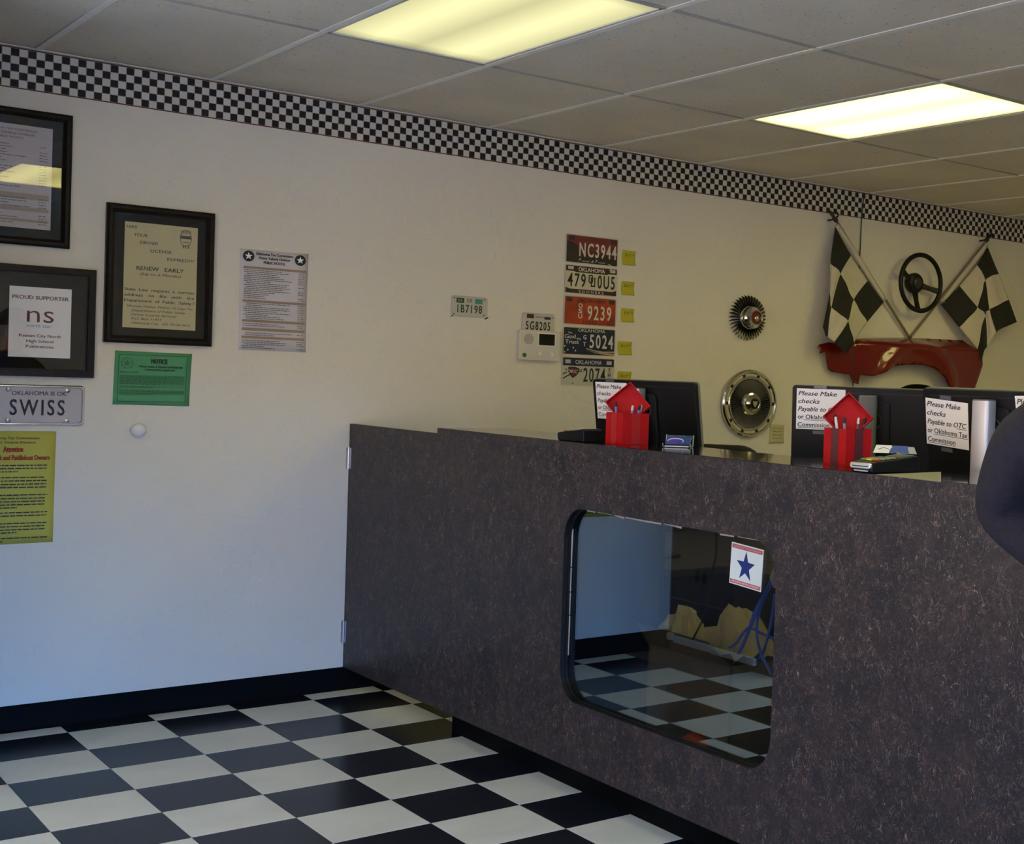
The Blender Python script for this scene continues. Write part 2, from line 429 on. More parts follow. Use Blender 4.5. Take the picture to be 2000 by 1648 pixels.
structure(part('sky_blocker_top', mat('blocker_grey', (.30, .29, .28), .6), None, lambda m: [m.box(UP, XL - 2.2, XL - .15, YB - .15, 2, 2.45, 2.6)]))  # added unseen overhang: keeps high sky out of the side window
structure(part('roof', M_conc, None, lambda m: m.box(UP, XL - .2, XR + .2, YB - .2, .3, 3.0, 3.1)))

# ---- floor: vinyl tiles, each a piece
fl = structure(part('floor', mat('tile_mastic', (.03, .03, .03), .9), None, lambda m: m.box(UP, XL, XR, YB, 0, -.12, -.003)))
def tile_mesh(name, d, material):
    mb = MB(); g = .0005; e = .0012
    x1 = T - g; y1 = d - g
    v = [(g, g, -.003), (x1, g, -.003), (x1, y1, -.003), (g, y1, -.003), (g, g, -.0006), (x1, g, -.0006), (x1, y1, -.0006), (g, y1, -.0006),
         (g + e, g + e, 0), (x1 - e, g + e, 0), (x1 - e, y1 - e, 0), (g + e, y1 - e, 0)]
    f = [(8, 9, 10, 11)] + [(i, (i + 1) % 4, 4 + (i + 1) % 4, 4 + i) for i in range(4)] + [(4 + i, 4 + (i + 1) % 4, 8 + (i + 1) % 4, 8 + i) for i in range(4)]
    me = bpy.data.meshes.new(name); me.from_pydata(v, [], f); me.materials.append(material); return me
TM = {(w_, cut): tile_mesh('floor_tile', .1236 if cut else T, M_white_tile if w_ else M_black_tile) for w_ in (0, 1) for cut in (0, 1)}
far_tiles = MB()
for r in range(0, 30):
    for c in range(-11, 24):
        x = c * T; yt = .1812 - r * T; yb = yt - T
        white = 1 - (c + r) % 2
        if x > XR or yb < YB - T: continue
        if x < XS - .01 and yb > -.95 - .01: continue
        if -9 <= c <= 5 and r <= 17:
            o = bpy.data.objects.new('floor_tile', TM[(white, 1 if r == 0 else 0)]); link(o, fl); o.location = (x, yb, 0)
        else:
            far_tiles.box(UP, x + .0005, x + T - .0005, yb + .0005, min(yt, -.0005), -.003, 0, M_white_tile if white else M_black_tile)
ft = build('floor_tile_field', far_tiles, None, fl); ft['kind'] = 'stuff'

# ---- ceiling: lay-in tiles on a metal grid
ce = structure(part('ceiling', mat('plenum_dark', (.10, .10, .10), .9), None, lambda m: m.box(UP, XL, XR, YB, 0, H + .035, H + .06)))
LIGHTS = {}
for cidx in (-2, 1, 4, 7):
    for ridx in (1, 3): LIGHTS[(cidx, ridx)] = LAMP_MAIN
for q in ((-2, 1), (-2, 3), (1, 3)): LIGHTS[q] = LAMP_LOBBY
LIGHTS[(1, 1)] = LAMP_DIM; LIGHTS[(4, 1)] = LAMP_NEAR
def ctile(name, d):
    me = bpy.data.meshes.new(name); hx, hy, e = .3048 - .004, d / 2 - .004, .006
    v = [(-hx, -hy, .012), (hx, -hy, .012), (hx, hy, .012), (-hx, hy, .012), (-hx, -hy, .004), (hx, -hy, .004), (hx, hy, .004), (-hx, hy, .004),
         (-hx + e, -hy + e, .002), (hx - e, -hy + e, .002), (hx - e, hy - e, .002), (-hx + e, hy - e, .002)]
    f = [(11, 10, 9, 8), (0, 1, 2, 3)] + [(4 + i, 4 + (i + 1) % 4, (i + 1) % 4, i) for i in range(4)] + [(8 + i, 8 + (i + 1) % 4, 4 + (i + 1) % 4, 4 + i) for i in range(4)]
    me.from_pydata(v, [], f); me.materials.append(M_ctile); return me
CT = {}
for r in range(len(ROWY) - 1):
    d = ROWY[r] - ROWY[r + 1]
    me = CT.setdefault(round(d, 3), None) or ctile('ceiling_tile', d); CT[round(d, 3)] = me
    for k in range(-6, 12):
        x = XC + (k + .5) * YC0
        if x < XL - .2 or x > XR + .2 or (k, r) in LIGHTS: continue
        if r == 0 and x < XS - .1: continue
        o = bpy.data.objects.new('ceiling_tile', me); link(o, ce); o.location = (x, (ROWY[r] + ROWY[r + 1]) / 2, H)
runner = MB(); runner.box(UP, -.012, .012, YB, 0, H - .003, H); runner.box(UP, -.0045, .0045, YB, 0, H, H + .02)
rme = None
for k in range(-5, 12):
    x = XC + k * YC0
    if rme is None:
        o = build('runner', runner, M_grid, ce); rme = o.data
    else: o = bpy.data.objects.new('runner', rme); link(o, ce)
    o.location.x = x
tee = MB(); tee.box(UP, 0, YC0 - .024, -.0075, .0075, H - .002, H); tee.box(UP, 0, YC0 - .024, -.003, .003, H, H + .02)
M_tee = mat('ceiling_tee_enamel', (.42, .40, .35), .6)
tme = None
for r in range(1, len(ROWY) - 1):
    for k in range(-6, 12):
        x = XC + k * YC0 + .012
        if tme is None: o = build('cross_tee', tee, M_tee, ce); tme = o.data
        else: o = bpy.data.objects.new('cross_tee', tme); link(o, ce)
        o.location.x = x; o.location.y = ROWY[r]
structure(part('trim_2', M_grid, None, lambda m: [m.box(WALL, XS, XR, H - .004, H - .001, 0, .022), m.box(WALL, XS, XR, H - .001, H + .02, 0, .003)]))

# ---- fluorescent troffers
lamp_labels = {(1, 1): 'dim yellowish fluorescent ceiling panel cut by the top of the picture', (4, 1): 'bright white fluorescent ceiling panel at the upper right, over the clerks',
    (1, 3): 'fluorescent ceiling panel over the lobby, mirrored in the highest picture frame', (4, 3): 'fluorescent ceiling panel over the clerk desks, behind the bright one', (7, 1): 'fluorescent ceiling panel to the right of the bright one',
    (7, 3): 'rearmost fluorescent ceiling panel at the far right', (-2, 1): 'fluorescent ceiling panel left of the dim one by the storefront', (-2, 3): 'fluorescent ceiling panel left of the camera by the storefront'}
n_out = 0
for (k, r), s_ in LIGHTS.items():
    x = XC + (k + .5) * YC0; y = (ROWY[r] + ROWY[r + 1]) / 2
    lab = lamp_labels.get((k, r), 'fluorescent ceiling panel further back over the lobby')
    t = thing('ceiling_light', (x, y, H), lab, 'ceiling light', 'recessed fluorescent ceiling lights')
    hx, hy = .3048 - .013, .6096 - .009
    part('housing', mat('white_enamel', (.62, .61, .56), .4), t, lambda m: [m.box(UP, x - hx, x - hx + .012, y - hy, y + hy, H - .001, H + .03), m.box(UP, x + hx - .012, x + hx, y - hy, y + hy, H - .001, H + .03),
        m.box(UP, x - hx, x + hx, y - hy, y - hy + .012, H - .001, H + .03), m.box(UP, x - hx, x + hx, y + hy - .012, y + hy, H - .001, H + .03)])
    part('diffuser', MATS.get('lens_%s' % s_) or diffuser_material('lens_%s' % s_, LAMP if s_ > 2 else (1.0, .95, .50), s_, x), t, lambda m: m.box(UP, x - hx + .010, x + hx - .010, y - hy + .010, y + hy - .010, H + .004, H + .008))

# ---- checkered wallpaper border and rubber base
BW, BH = .02755, .0291
border = part('trim_1', border_material(.0615, H - .0085, BW, BH, 5), None, lambda m: m.box(WALL, XS, XR, H - .0085 - 5 * BH - .004, H - .0045, 0, .0012))
structure(border)
def cove(P):
    prof = [(0, .1016), (.0032, .1016), (.0032, .018), (.006, .008), (.014, .0012), (.014, 0), (0, 0)]
    return prof
def cove_run(m, P, a0, a1, h=.1016):
    prof = [(c, b * h / .1016) for c, b in cove(P)]
    v = [P(a, b, c) for a in (a0, a1) for c, b in prof]; n = len(prof)
    m.add(v, [(i, (i + 1) % n, n + (i + 1) % n, n + i) for i in range(n)] + [tuple(range(n))[::-1], tuple(range(n, 2 * n))])
structure(part('baseboard_far', M_rubber, None, lambda m: cove_run(m, WALL, XS, XR), smooth=35))

# ---- details on the left return wall
LW = Pl((XS, 0, 0), (0, 1, 0), (0, 0, 1))
stripw = thing('sill_strip', (XS, -.38, .03), 'broken white strip along the foot of the dark panel, mirrored in the counter glass', 'floor strip')
M_strip = mat('white_strip', (.66, .68, .70), .4)
for a0, a1, dz in ((-.055, -.006, .012), (-.395, -.068, .004), (-.77, -.405, 0.)):
    part('strip_piece', M_strip, stripw, lambda m: m.prism(LW, [(a0, .035 + dz), (a1, .035 + dz), (a1, .072 + dz), (a0, .072 + dz)], 0.001, .02), bevel=.004)
out_ = thing('wall_outlet', (XS, -.285, .37), 'dark double power outlet low on the brown panel, seen in the counter glass', 'outlet')
part('cover_plate', mat('brown_plate', (.055, .04, .035), .35), out_, lambda m: m.prism(LW, rrect(-.34, -.225, .365, .465, .006, 3), 0, .006), bevel=.001)
for a in (-.315, -.25):
    part('socket', M_black, out_, lambda m: m.prism(LW, rrect(a - .017, a + .017, .385, .445, .012, 4), .006, .009))
structure(part('trim_3', mat('panel_seam', (.20, .17, .15), .5), None, lambda m: m.box(LW, -.55, 0, .270, .277, 0, .004)))

# ================================================================== THE COUNTER
CX = 1.39                                          # customer face of the counter
FRONT = Pl((CX, 0, 0), (0, -1, 0), (0, 0, 1))      # a = -y, b = z, c = towards the lobby
YE = 5.6                                           # counter runs on to y = -YE
HOLE = rrect(1.889, 3.063, .325, .988, .11, 8)
ctr = thing('service_counter', (1.5, -3.2, 0), 'long dark mottled laminate service counter with glossy black top and rounded glass window', 'counter')
def front_panel(m):
    outer = [(.88, .1), (YE, .1), (YE, 1.185), (.88, 1.185)]
    for c, flip in ((0, 0), (-.018, 1)):
        vv = [FRONT(a, b, c) for a, b in outer + HOLE]
        tri = geometry.tessellate_polygon([[Vector((a, b, 0)) for a, b in outer], [Vector((a, b, 0)) for a, b in HOLE]])
        m.add(vv, [tuple(t) for t in tri], M_lam)
    n = len(HOLE)
    m.add([FRONT(a, b, c) for c in (0, -.018) for a, b in HOLE], [(i, (i + 1) % n, n + (i + 1) % n, n + i) for i in range(n)], M_black)
    m.add([FRONT(a, b, c) for c in (0, -.018) for a, b in outer], [(i, (i + 1) % 4, 4 + (i + 1) % 4, 4 + i) for i in range(4)], M_black)
part('front_panel', None, ctr, front_panel)
part('counter_top', M_blackgloss, ctr, lambda m: m.box(UP, CX + .001, 1.69, -YE, -.885, 1.186, 1.212), bevel=.002)
part('edge_band', M_lam, ctr, lambda m: m.box(UP, CX - .0008, CX + .001, -YE, -.8799, 1.184, 1.2105))
part('toe_kick', M_rubber, ctr, lambda m: m.box(UP, 1.455, 1.47, -YE, -.95, 0, .102))
part('end_panel', M_darkpanel, ctr, lambda m: m.box(UP, 1.41, 1.68, -.905, -.887, .1, 1.185))
GL = Pl((1.4175, 0, 0), (0, -1, 0), (0, 0, 1))
inner = rrect(1.880, 3.072, .316, .997, .115, 8)
part('glass', glass_material('tinted_mirror_glass', (.66, .78, .86), .22, .80), ctr, lambda m: m.prism(GL, inner, -.004, 0))
def gasket(m):
    n = len(HOLE); i2 = rrect(1.893, 3.059, .329, .984, .106, 8)
    for c in (-.0005, -.008): pass
    m.add([GL(a, b, c) for (ring, c) in ((HOLE, .010), (i2, .010), (i2, .0008), (HOLE, .0008)) for a, b in ring],
          [(q * n + i, q * n + (i + 1) % n, ((q + 1) % 4) * n + (i + 1) % n, ((q + 1) % 4) * n + i) for q in range(4) for i in range(n)])
part('gasket', M_black, ctr, gasket)
M_seal = mat('pale_sealant', (.42, .42, .38), .6); rs = random.Random(3)
a_ = 1.99
while a_ < 2.94:                                    # ragged pale backing paper left along the top of the glass
    e_ = a_ + rs.uniform(.03, .13); d1, d2 = rs.uniform(.002, .007), rs.uniform(.002, .009)
    if not 2.52 < (a_ + e_) / 2 < 2.72: part('sealant_scrap', M_seal, ctr, lambda m: m.prism(GL, [(a_, .983 - d1), (e_, .983 - d2), (e_, .9835), (a_, .9835)], .0005, .0012))
    a_ = e_ + rs.uniform(0, .02)
a_ = .47
while a_ < .88:
    e_ = a_ + rs.uniform(.05, .14); d1, d2 = rs.uniform(.002, .008), rs.uniform(.003, .010)
    part('sealant_scrap', M_seal, ctr, lambda m: m.prism(GL, [(1.8935, a_), (1.8935 + d1, a_), (1.8935 + d2, e_), (1.8935, e_)], .0005, .0012)); a_ = e_ + .004
part('inner_panel', M_darkpanel, ctr, lambda m: m.box(UP, 1.672, 1.69, -2.06, -.91, .02, 1.150))
part('shelf_support', M_darkpanel, ctr, lambda m: m.box(UP, 1.43, 1.66, -YE, -.91, 1.150, 1.186))

# ---- swing gate between counter and wall
gate = thing('counter_gate', (1.40, -.44, .1), 'dark laminate swing gate hinged to the wall beside the counter', 'gate')
part('gate_panel', M_lam, gate, lambda m: m.box(UP, CX, CX + .02, -.8797, -.006, .1, 1.187))
part('gate_edge', M_black, gate, lambda m: [m.box(UP, CX - .0006, CX + .0206, -.8738, -.004, 1.187, 1.1882), m.box(UP, CX - .0006, CX + .02, -.006, -.002, .1, 1.187)])
for z0, z1 in ((.985, 1.085), (.21, .312)):
    h = part('hinge', M_steel, gate, lambda m: [m.tube([(CX - .006, -.009, z0), (CX - .006, -.009, z1)], .0062, 10), m.box(UP, CX - .0025, CX, -.026, -.009, z0 + .004, z1 - .004)], smooth=True)
    part('hinge_leaf', M_steel, h, lambda m: m.box(UP, CX - .013, CX - .006, -.0035, -.001, z0 + .004, z1 - .004))

# ---- desks behind the counter
M_desk = mat('desk_laminate', (.055, .045, .038), .45)
def desk(y0, y1, x0, label):
    d = thing('desk', ((x0 + 2.65) / 2, (y0 + y1) / 2, 0), label, 'desk', 'clerk desks behind the counter')
    part('desk_top', M_desk, d, lambda m: m.box(UP, x0, 2.65, y0, y1, .732, .76), bevel=.003)
    part('modesty_panel', M_darkpanel, d, lambda m: m.box(UP, x0 + .02, x0 + .038, y0 + .02, y1 - .02, .02, .732))
    for yy in (y0 + .02, y1 - .04): part('side_panel', M_darkpanel, d, lambda m: m.box(UP, x0 + .038, 2.6, yy, yy + .02, 0, .732))
desk(-2.03, -1.02, 1.74, 'clerk desk hidden behind the counter under the monitor nearest the wall')
desk(-3.06, -2.04, 1.97, 'clerk desk behind the counter window under the middle monitor')
desk(-5.4, -3.07, 1.74, 'clerk desk behind the counter under the monitor beside the dark sleeve')

# ---- things kept behind the counter glass
crate = thing('cardboard_box', (1.80, -2.25, 0), 'open cardboard box behind the counter window holding crumpled papers', 'box')
M_card = mat('cardboard', (.19, .155, .085), .8)
def crate_body(m):
    x0, x1, y0, y1, z1 = 1.62, 1.93, -2.56, -2.08, .52
    m.box(UP, x0, x1, y0, y1, .004, .012); m.box(UP, x0, x0 + .006, y0, y1, .004, z1); m.box(UP, x1 - .006, x1, y0, y1, .004, z1)
    m.box(UP, x0, x1, y0, y0 + .006, .004, z1); m.box(UP, x0, x1, y1 - .006, y1, .004, z1)
part('box_body', M_card, crate, crate_body)
part('flap', M_card, crate, lambda m: m.prism(Pl((1.62, -2.56, .52), (0, 1, 0), (-.5, 0, .6)), [(0, 0), (.48, 0), (.45, .11), (.03, .11)], -.003, 0))
M_crum = mat('crumpled_tan_paper', (.80, .72, .38), .85, noise=(20, (.66, .60, .34), .3))
def crumple(cx_, cy_, z, rx, ry, h, seed, label):
    rr = random.Random(seed); mb = MB(); n = 9
    vv = [(cx_ + rx * (i / (n - 1) * 2 - 1) + rr.uniform(-.012, .012), cy_ + ry * (j / (n - 1) * 2 - 1) + rr.uniform(-.012, .012),
           z + h * (1 - max(abs(i / (n - 1) * 2 - 1), abs(j / (n - 1) * 2 - 1)) ** 2) + rr.uniform(-.02, .03)) for i in range(n) for j in range(n)]
    ff = [(i * n + j, (i + 1) * n + j, (i + 1) * n + j + 1, i * n + j + 1) for i in range(n - 1) for j in range(n - 1)]
    mb.add(vv, ff); o = build('crumpled_paper', mb, M_crum, None, origin=(cx_, cy_, z))
    so = o.modifiers.new('thick', 'SOLIDIFY'); so.thickness = .0015
    tag(o, label, 'paper', 'crumpled papers behind the counter glass')
crumple(1.70, -2.17, .54, .06, .08, .10, 5, 'crumpled tan paper behind the counter glass, left of the blue star sticker')
crumple(1.76, -2.41, .53, .09, .11, .14, 8, 'crumpled tan paper behind the counter glass, below the blue star sticker')
# blue network cables
M_blue = mat('blue_cable_jacket', (.06, .20, .95), .4)
cables = [[(1512, 1122), (1490, 1165), (1470, 1215), (1452, 1260), (1441, 1277)],
          [(1514, 1132), (1487, 1180), (1478, 1228), (1484, 1270), (1500, 1303), (1506, 1318)],
          [(1513, 1160), (1506, 1215), (1494, 1262), (1484, 1286)],
          [(1424, 1265), (1438, 1256), (1455, 1232), (1466, 1226), (1490, 1238), (1514, 1248)],
          [(1505, 1140), (1476, 1190), (1462, 1230), (1446, 1270)]]
clabs = ['longest blue network cable curving down past the white strip behind the counter glass', 'blue network cable bowing outward to the lower corner of the counter glass',
         'blue network cable hanging nearest the right edge of the counter glass', 'blue network cable looping sideways across the others behind the counter glass', 'blue network cable running straight beside the longest one behind the counter glass']
for i, (pts, lab) in enumerate(zip(cables, clabs)):
    xx = 1.455 + .012 * i; mb = MB(); P3 = [px(u, v, 'x', xx) for u, v in pts]
    mb.tube(crv(P3, 6), .0042, 7); tag(build('network_cable', mb, M_blue, None, smooth=True, origin=P3[-1]), lab, 'cable', 'blue cables behind the counter glass')
plug = thing('cable_bracket', px(1511, 1125, 'x', 1.45), 'white angled clip holding the blue cables at the right edge of the counter glass', 'clip')
part('clip_body', M_white, plug, lambda m: m.prism(Pl(ORG[plug], (0, -1, 0), (0, 0, 1)), [(-.014, -.006), (.002, .026), (.006, -.034)], -.006, .004))
mb = MB(); P3 = [px(u, v, 'x', 1.50) for u, v in [(1399, 1038), (1398, 1085), (1388, 1130), (1386, 1170), (1375, 1205), (1352, 1250)]]
mb.tube(crv(P3, 6), .0035, 6); tag(build('power_cord', mb, M_black, None, smooth=True, origin=P3[-1]), 'black power cord hanging behind the counter glass', 'cord')
ball = MB(); bc = px(1356, 1462, 'x', 1.56)
ball.lathe(Pl(bc, (1, 0, 0), (0, 1, 0)), 0, 0, [(.052 * math.sin(t), -.052 * math.cos(t)) for t in [math.pi * i / 12 for i in range(13)]], 24)
tag(build('red_ball', ball, mat('red_rubber', (.75, .10, .03), .5), None, smooth=True, origin=bc - Vector((0, 0, .052))), 'red-orange round ball behind the bottom edge of the counter glass', 'ball')
shelf = part('bottom_shelf', M_darkpanel, ctr, lambda m: m.box(UP, 1.43, 1.62, -3.1, -1.85, bc.z - .072, bc.z - .0521))
# blue star sticker on the glass
SG = GL.moved(2.89, .8985, .0015, R(-3.0))
stk = thing('star_sticker', SG(0, -.0615), 'white square sticker with a blue star and red borders on the counter glass', 'sticker')
part('sheet', mat('sticker_white', (.66, .78, .84), .5), stk, lambda m: m.box(SG, -.077, .077, -.0615, .0615, 0, .0006))
M_pinkred = mat('sticker_red', (.42, .10, .13), .5)
part('red_band', M_pinkred, stk, lambda m: m.flat(SG, rect(-.073, .073, .046, .058), .0008))
part('red_band', M_pinkred, stk, lambda m: m.flat(SG, rect(-.073, .073, -.058, -.047), .0008))
part('blue_star', mat('sticker_blue', (.003, .022, .20), .5), stk, lambda m: m.flat(SG, star_pts(-.003, -.002, .046, .0185, 90), .0009))
M_pk = mat('sticker_pink', (.72, .42, .46), .5)
part('lettering', M_pk, stk, lambda m: write(m, SG, 'SUPPORTING THE SAFE RETURN', 0, .0495, .0052, .130, .0010, 'C', bold=.01))
fp = part('fine_print', M_pk, stk, lambda m: dashes(m, SG, -.066, .066, -.0545, .0048, .0010, .012, .002)); fp['kind'] = 'stuff'

# ================================================================== THINGS ON THE FAR WALL
def fine(o): o['kind'] = 'stuff'; return o
def text_part(parent, material, P, s_, a, b, h, width=None, c=.0006, name='lettering', **kw):
    mb = MB(); write(mb, P, s_, a, b, h, width, c, **kw); return build(name, mb, material, parent)
M_glasspic = glass_material('picture_glass', (1, 1, 1), 0.0, .97)

def picture_frame(label, a0, a1, b0, b1, fw, p, depth, paper_mat, bevel, step=False):
    t = thing('picture_frame', WALL((a0 + a1) / 2, b0), label, 'picture frame', 'black picture frames on the wall')
    def mould(m):
        for q in (rect(a0, a1, b1 - fw, b1), rect(a0, a1, b0, b0 + fw), rect(a0, a0 + fw, b0 + fw, b1 - fw), rect(a1 - fw, a1, b0 + fw, b1 - fw)): pass
        o_ = [(a0, b0), (a1, b0), (a1, b1), (a0, b1)]
        rings = [(0, 0), (0, depth * .75), (fw * .3, depth), (fw * .62, depth), (fw, depth * .55), (fw, depth * .35)] if not step else [(0, 0), (0, depth), (fw * .82, depth), (fw * .86, depth * .6), (fw, depth * .6), (fw, depth * .3)]
        vv = []
        for ins, c in rings:
            vv += [WALL(a0 + ins, b0 + ins, c), WALL(a1 - ins, b0 + ins, c), WALL(a1 - ins, b1 - ins, c), WALL(a0 + ins, b1 - ins, c)]
        m.add(vv, [(q * 4 + i, q * 4 + (i + 1) % 4, (q + 1) * 4 + (i + 1) % 4, (q + 1) * 4 + i) for q in range(len(rings) - 1) for i in range(4)])
    part('moulding', M_woodblack, t, mould)
    part('mat_board', mat('black_mat_board', (.004, .003, .003), .85, spec=.03), t, lambda m: m.box(WALL, a0 + fw * .9, a1 - fw * .9, b0 + fw * .9, b1 - fw * .9, .003, .006))
    sheet = part('sheet', paper_mat, t, lambda m: m.box(WALL, p[0], p[1], p[2], p[3], .006, .0066))
    part('pane', M_glasspic, t, lambda m: m.box(WALL, a0 + fw * .95, a1 - fw * .95, b0 + fw * .95, b1 - fw * .95, .0085, .0100))
    return t, sheet
PW = Pl((0, -.0066, 0), (1, 0, 0), (0, 0, 1))
def fee_sheet(sheet, P, a0, a1, b0, b1, seed, bands, header=None):
    """dense price list: rows of tiny print with a price column"""
    rr = random.Random(seed); mb = MB(); b = b1; h = (b1 - b0)
    step = .0115 * h / .33
    while b > b0 + .004:
        if any(x0 < (b - b0) / h < x1 for x0, x1 in bands): b -= step; continue
        ind = rr.choice((0, 0, .012, .02))
        dashes(mb, P, a0 + ind, a0 + (a1 - a0) * rr.uniform(.35, .78), b - .004, .0026, .0006, .013, .0025, seed=rr.random())
        if rr.random() < .8: dashes(mb, P, a1 - .030, a1 - .004, b - .004, .0026, .0006, .009, .003, seed=rr.random())
        b -= step
    fine(build('fine_print', mb, M_grey_ink, sheet))

# --- fee notice, cut by the edge of the picture
t, sh = picture_frame('black framed fee notice catching the ceiling light, highest frame on the wall', -.107, .292, 1.856, 2.368, .030, (-.045, .2295, 1.921, 2.308), .028, mat('mauve_paper', (.58, .53, .53), .8), 1)
M_tan = mat('tan_band', (.42, .34, .24), .8)
for i, (s_, z, wd) in enumerate((('OKLAHOMA TAX COMMISSION', 2.285, .17), ('MOTOR VEHICLE DIVISION', 2.270, .155), ('PUBLIC NOTICE', 2.255, .085))):
    text_part(sh, M_grey_ink, PW, s_, .092, z, .0085, wd, align='C', bold=.012)
fee_sheet(sh, PW, -.030, .218, 1.935, 2.235, 4, ((.34, .42), (.13, .20)))
for z0, z1 in ((2.030, 2.052), (1.985, 2.000), (1.945, 1.955)): part('tan_band', M_tan, sh, lambda m: m.flat(PW, rect(-.036, .222, z0, z1), .0004))
# --- driver licence notice
t, sh = picture_frame('black framed yellow notice asking HAS YOUR DRIVER LICENSE EXPIRED', .4155, .8075, 1.503, 2.052, .030, (.482, .7475, 1.5655, 1.986), .028, mat('aged_yellow_paper', (.60, .54, .31), .8, noise=(4, (.55, .49, .28), .3)), 1)
for s_, a, b, h, wd, kw in (('HAS', .489, 1.9605, .0125, .036, {}), ('YOUR', .514, 1.9305, .0125, .050, {}), ('DRIVER', .538, 1.9015, .0125, .064, {}), ('LICENSE', .576, 1.8715, .0125, .075, {}),
                            ('EXPIRED???', .637, 1.8425, .0125, .099, {}), ('RENEW', .527, 1.797, .0165, .080, {'bold': .02}), ('EARLY', .629, 1.797, .0165, .070, {'bold': .02}), ('(Up to 6 Months)', .541, 1.7775, .0105, .148, {'shear': .3}),
                            ('State  Law  requires  a  current', .486, 1.7135, .0115, .254, {'bold': .022}), ('address   on   file   with   the', .486, 1.6915, .0115, .254, {'bold': .022}), ('Department  of  Public  Safety !', .486, 1.6695, .0115, .254, {'bold': .022}),
                            ('Written Notice Within 10 Days To:', .497, 1.648, .0090, .240, {'shear': .25}), ('Department of Public Safety', .513, 1.631, .0090, .197, {'shear': .25}), ('Driver License Services', .513, 1.6145, .0090, .163, {'shear': .25}),
                            ('P.O. Box 11415', .513, 1.598, .0090, .109, {'shear': .25}), ('Oklahoma City,  OK 73136-0415', .513, 1.581, .0090, .215, {'shear': .25})):
    kw.setdefault('bold', .012); text_part(sh, M_ink, PW, s_, a, b, h, wd, **kw)
def sketch(m):
    for w_, hh, oa, ob in ((.022, .034, .703, 1.940),):
        n = 20; o1 = [(oa + w_ * math.cos(2 * math.pi * i / n), ob + hh * math.sin(2 * math.pi * i / n)) for i in range(n)]
        for i in range(n):
            a, b = o1[i]; c, d = o1[(i + 1) % n]
            m.flat(PW, [(a, b), (c, d), (oa + (c - oa) * .90, ob + (d - ob) * .92), (oa + (a - oa) * .90, ob + (b - ob) * .92)], .0006)
    m.flat(PW, rect(.684, .722, 1.937, 1.950), .0006)
    for i in range(7): m.flat(PW, [(.688 + i * .005, 1.958), (.690 + i * .005, 1.958), (.689 + i * .0055, 1.972), (.687 + i * .0055, 1.972)], .0006)
    for a in (.692, .700, .712): m.flat(PW, rect(a, a + .004, 1.898, 1.912), .0006)
    m.flat(PW, rect(.692, .714, 1.922, 1.925), .0006)
fine(part('ink_sketch', M_grey_ink, sh, sketch))
# --- school supporter
t, sh = picture_frame('square black frame with white PROUD SUPPORTER sheet, above the SWISS plate', .022, .3845, 1.360, 1.782, .030, (.1025, .3055, 1.433, 1.7005), .024, M_paper, 1, step=True)
M_maroon = mat('maroon_ink', (.10, .012, .012), .7)
text_part(sh, M_maroon, PW, 'PROUD SUPPORTER', .204, 1.654, .0145, .184, align='C', bold=.025)
text_part(sh, mat('wine_ink', (.115, .012, .045), .7), PW, 'ns', .160, 1.567, .070, .088, bold=-.004)
text_part(sh, mat('pale_blue_ink', (.20, .33, .60), .7), PW, 'north star', .160, 1.5475, .0135, .082, bold=.005)
for s_, z, wd in (('Putnam City North', 1.510, .136), ('High School', 1.4895, .088), ('Publications', 1.469, .090)): text_part(sh, M_maroon, PW, s_, .204, z, .0115, wd, align='C', bold=.025)
# --- SWISS plate in a chrome frame
M_plate = mat('pale_plate_enamel', (.46, .42, .40), .35, noise=(3, (.42, .38, .36), .3))
sw = thing('license_plate', WALL(.203, 1.175), 'white vanity license plate reading SWISS in a chrome frame', 'license plate', 'license plates on the wall')
part('plate', M_plate, sw, lambda m: m.prism(WALL, rrect(.053, .351, 1.181, 1.321, .012), .002, .004))
def chromeframe(m):
    o_ = rrect(.046, .3575, 1.174, 1.328, .014, 5); n = len(o_); ca, cb = .2018, 1.251; rings = []
    for ins, c in ((0, 0), (0, .009), (.003, .013), (.007, .013), (.0095, .006)):
        sa = 1 - ins / .156; sb = 1 - ins / .077
        rings.append([WALL(ca + (a - ca) * sa, cb + (b - cb) * sb, c) for a, b in o_])
    m.add([p for r_ in rings for p in r_], [(q * n + i, q * n + (i + 1) % n, (q + 1) * n + (i + 1) % n, (q + 1) * n + i) for q in range(4) for i in range(n)])
part('chrome_frame', M_chrome, sw, chromeframe, smooth=30)
for a in (.108, .300):
    for b in (1.193, 1.309):
        part('screw', M_steel, sw, lambda m: m.lathe(WALL, a, b, [(.009, .004), (.009, .007), (.006, .009), (.0001, .0095)], 12), smooth=True)
text_part(sw, M_ink, WALL, 'OKLAHOMA IS OK', .207, 1.288, .0165, .178, .0046, align='C', bold=.01)
def embossed(parent, material, s_, a0, a1, b0, b1, c, bold=.012, d=.0015, name='characters'):
    """raised plate characters fitted to a box"""
    mb = MB(); v, f = glyphs(s_, bold, 0., 1.25); x0 = min(p[0] for p in v); x1 = max(p[0] for p in v); y0 = min(p[1] for p in v); y1 = max(p[1] for p in v)
    mb.add([WALL(a0 + (p[0] - x0) / (x1 - x0) * (a1 - a0), b0 + (p[1] - y0) / (y1 - y0) * (b1 - b0), c) for p in v], f)
    o = build(name, mb, material, parent); so = o.modifiers.new('emboss', 'SOLIDIFY'); so.thickness = d; so.offset = 1; return o
embossed(sw, M_ink, 'SWISS', .112, .292, 1.211, 1.272, .0045)
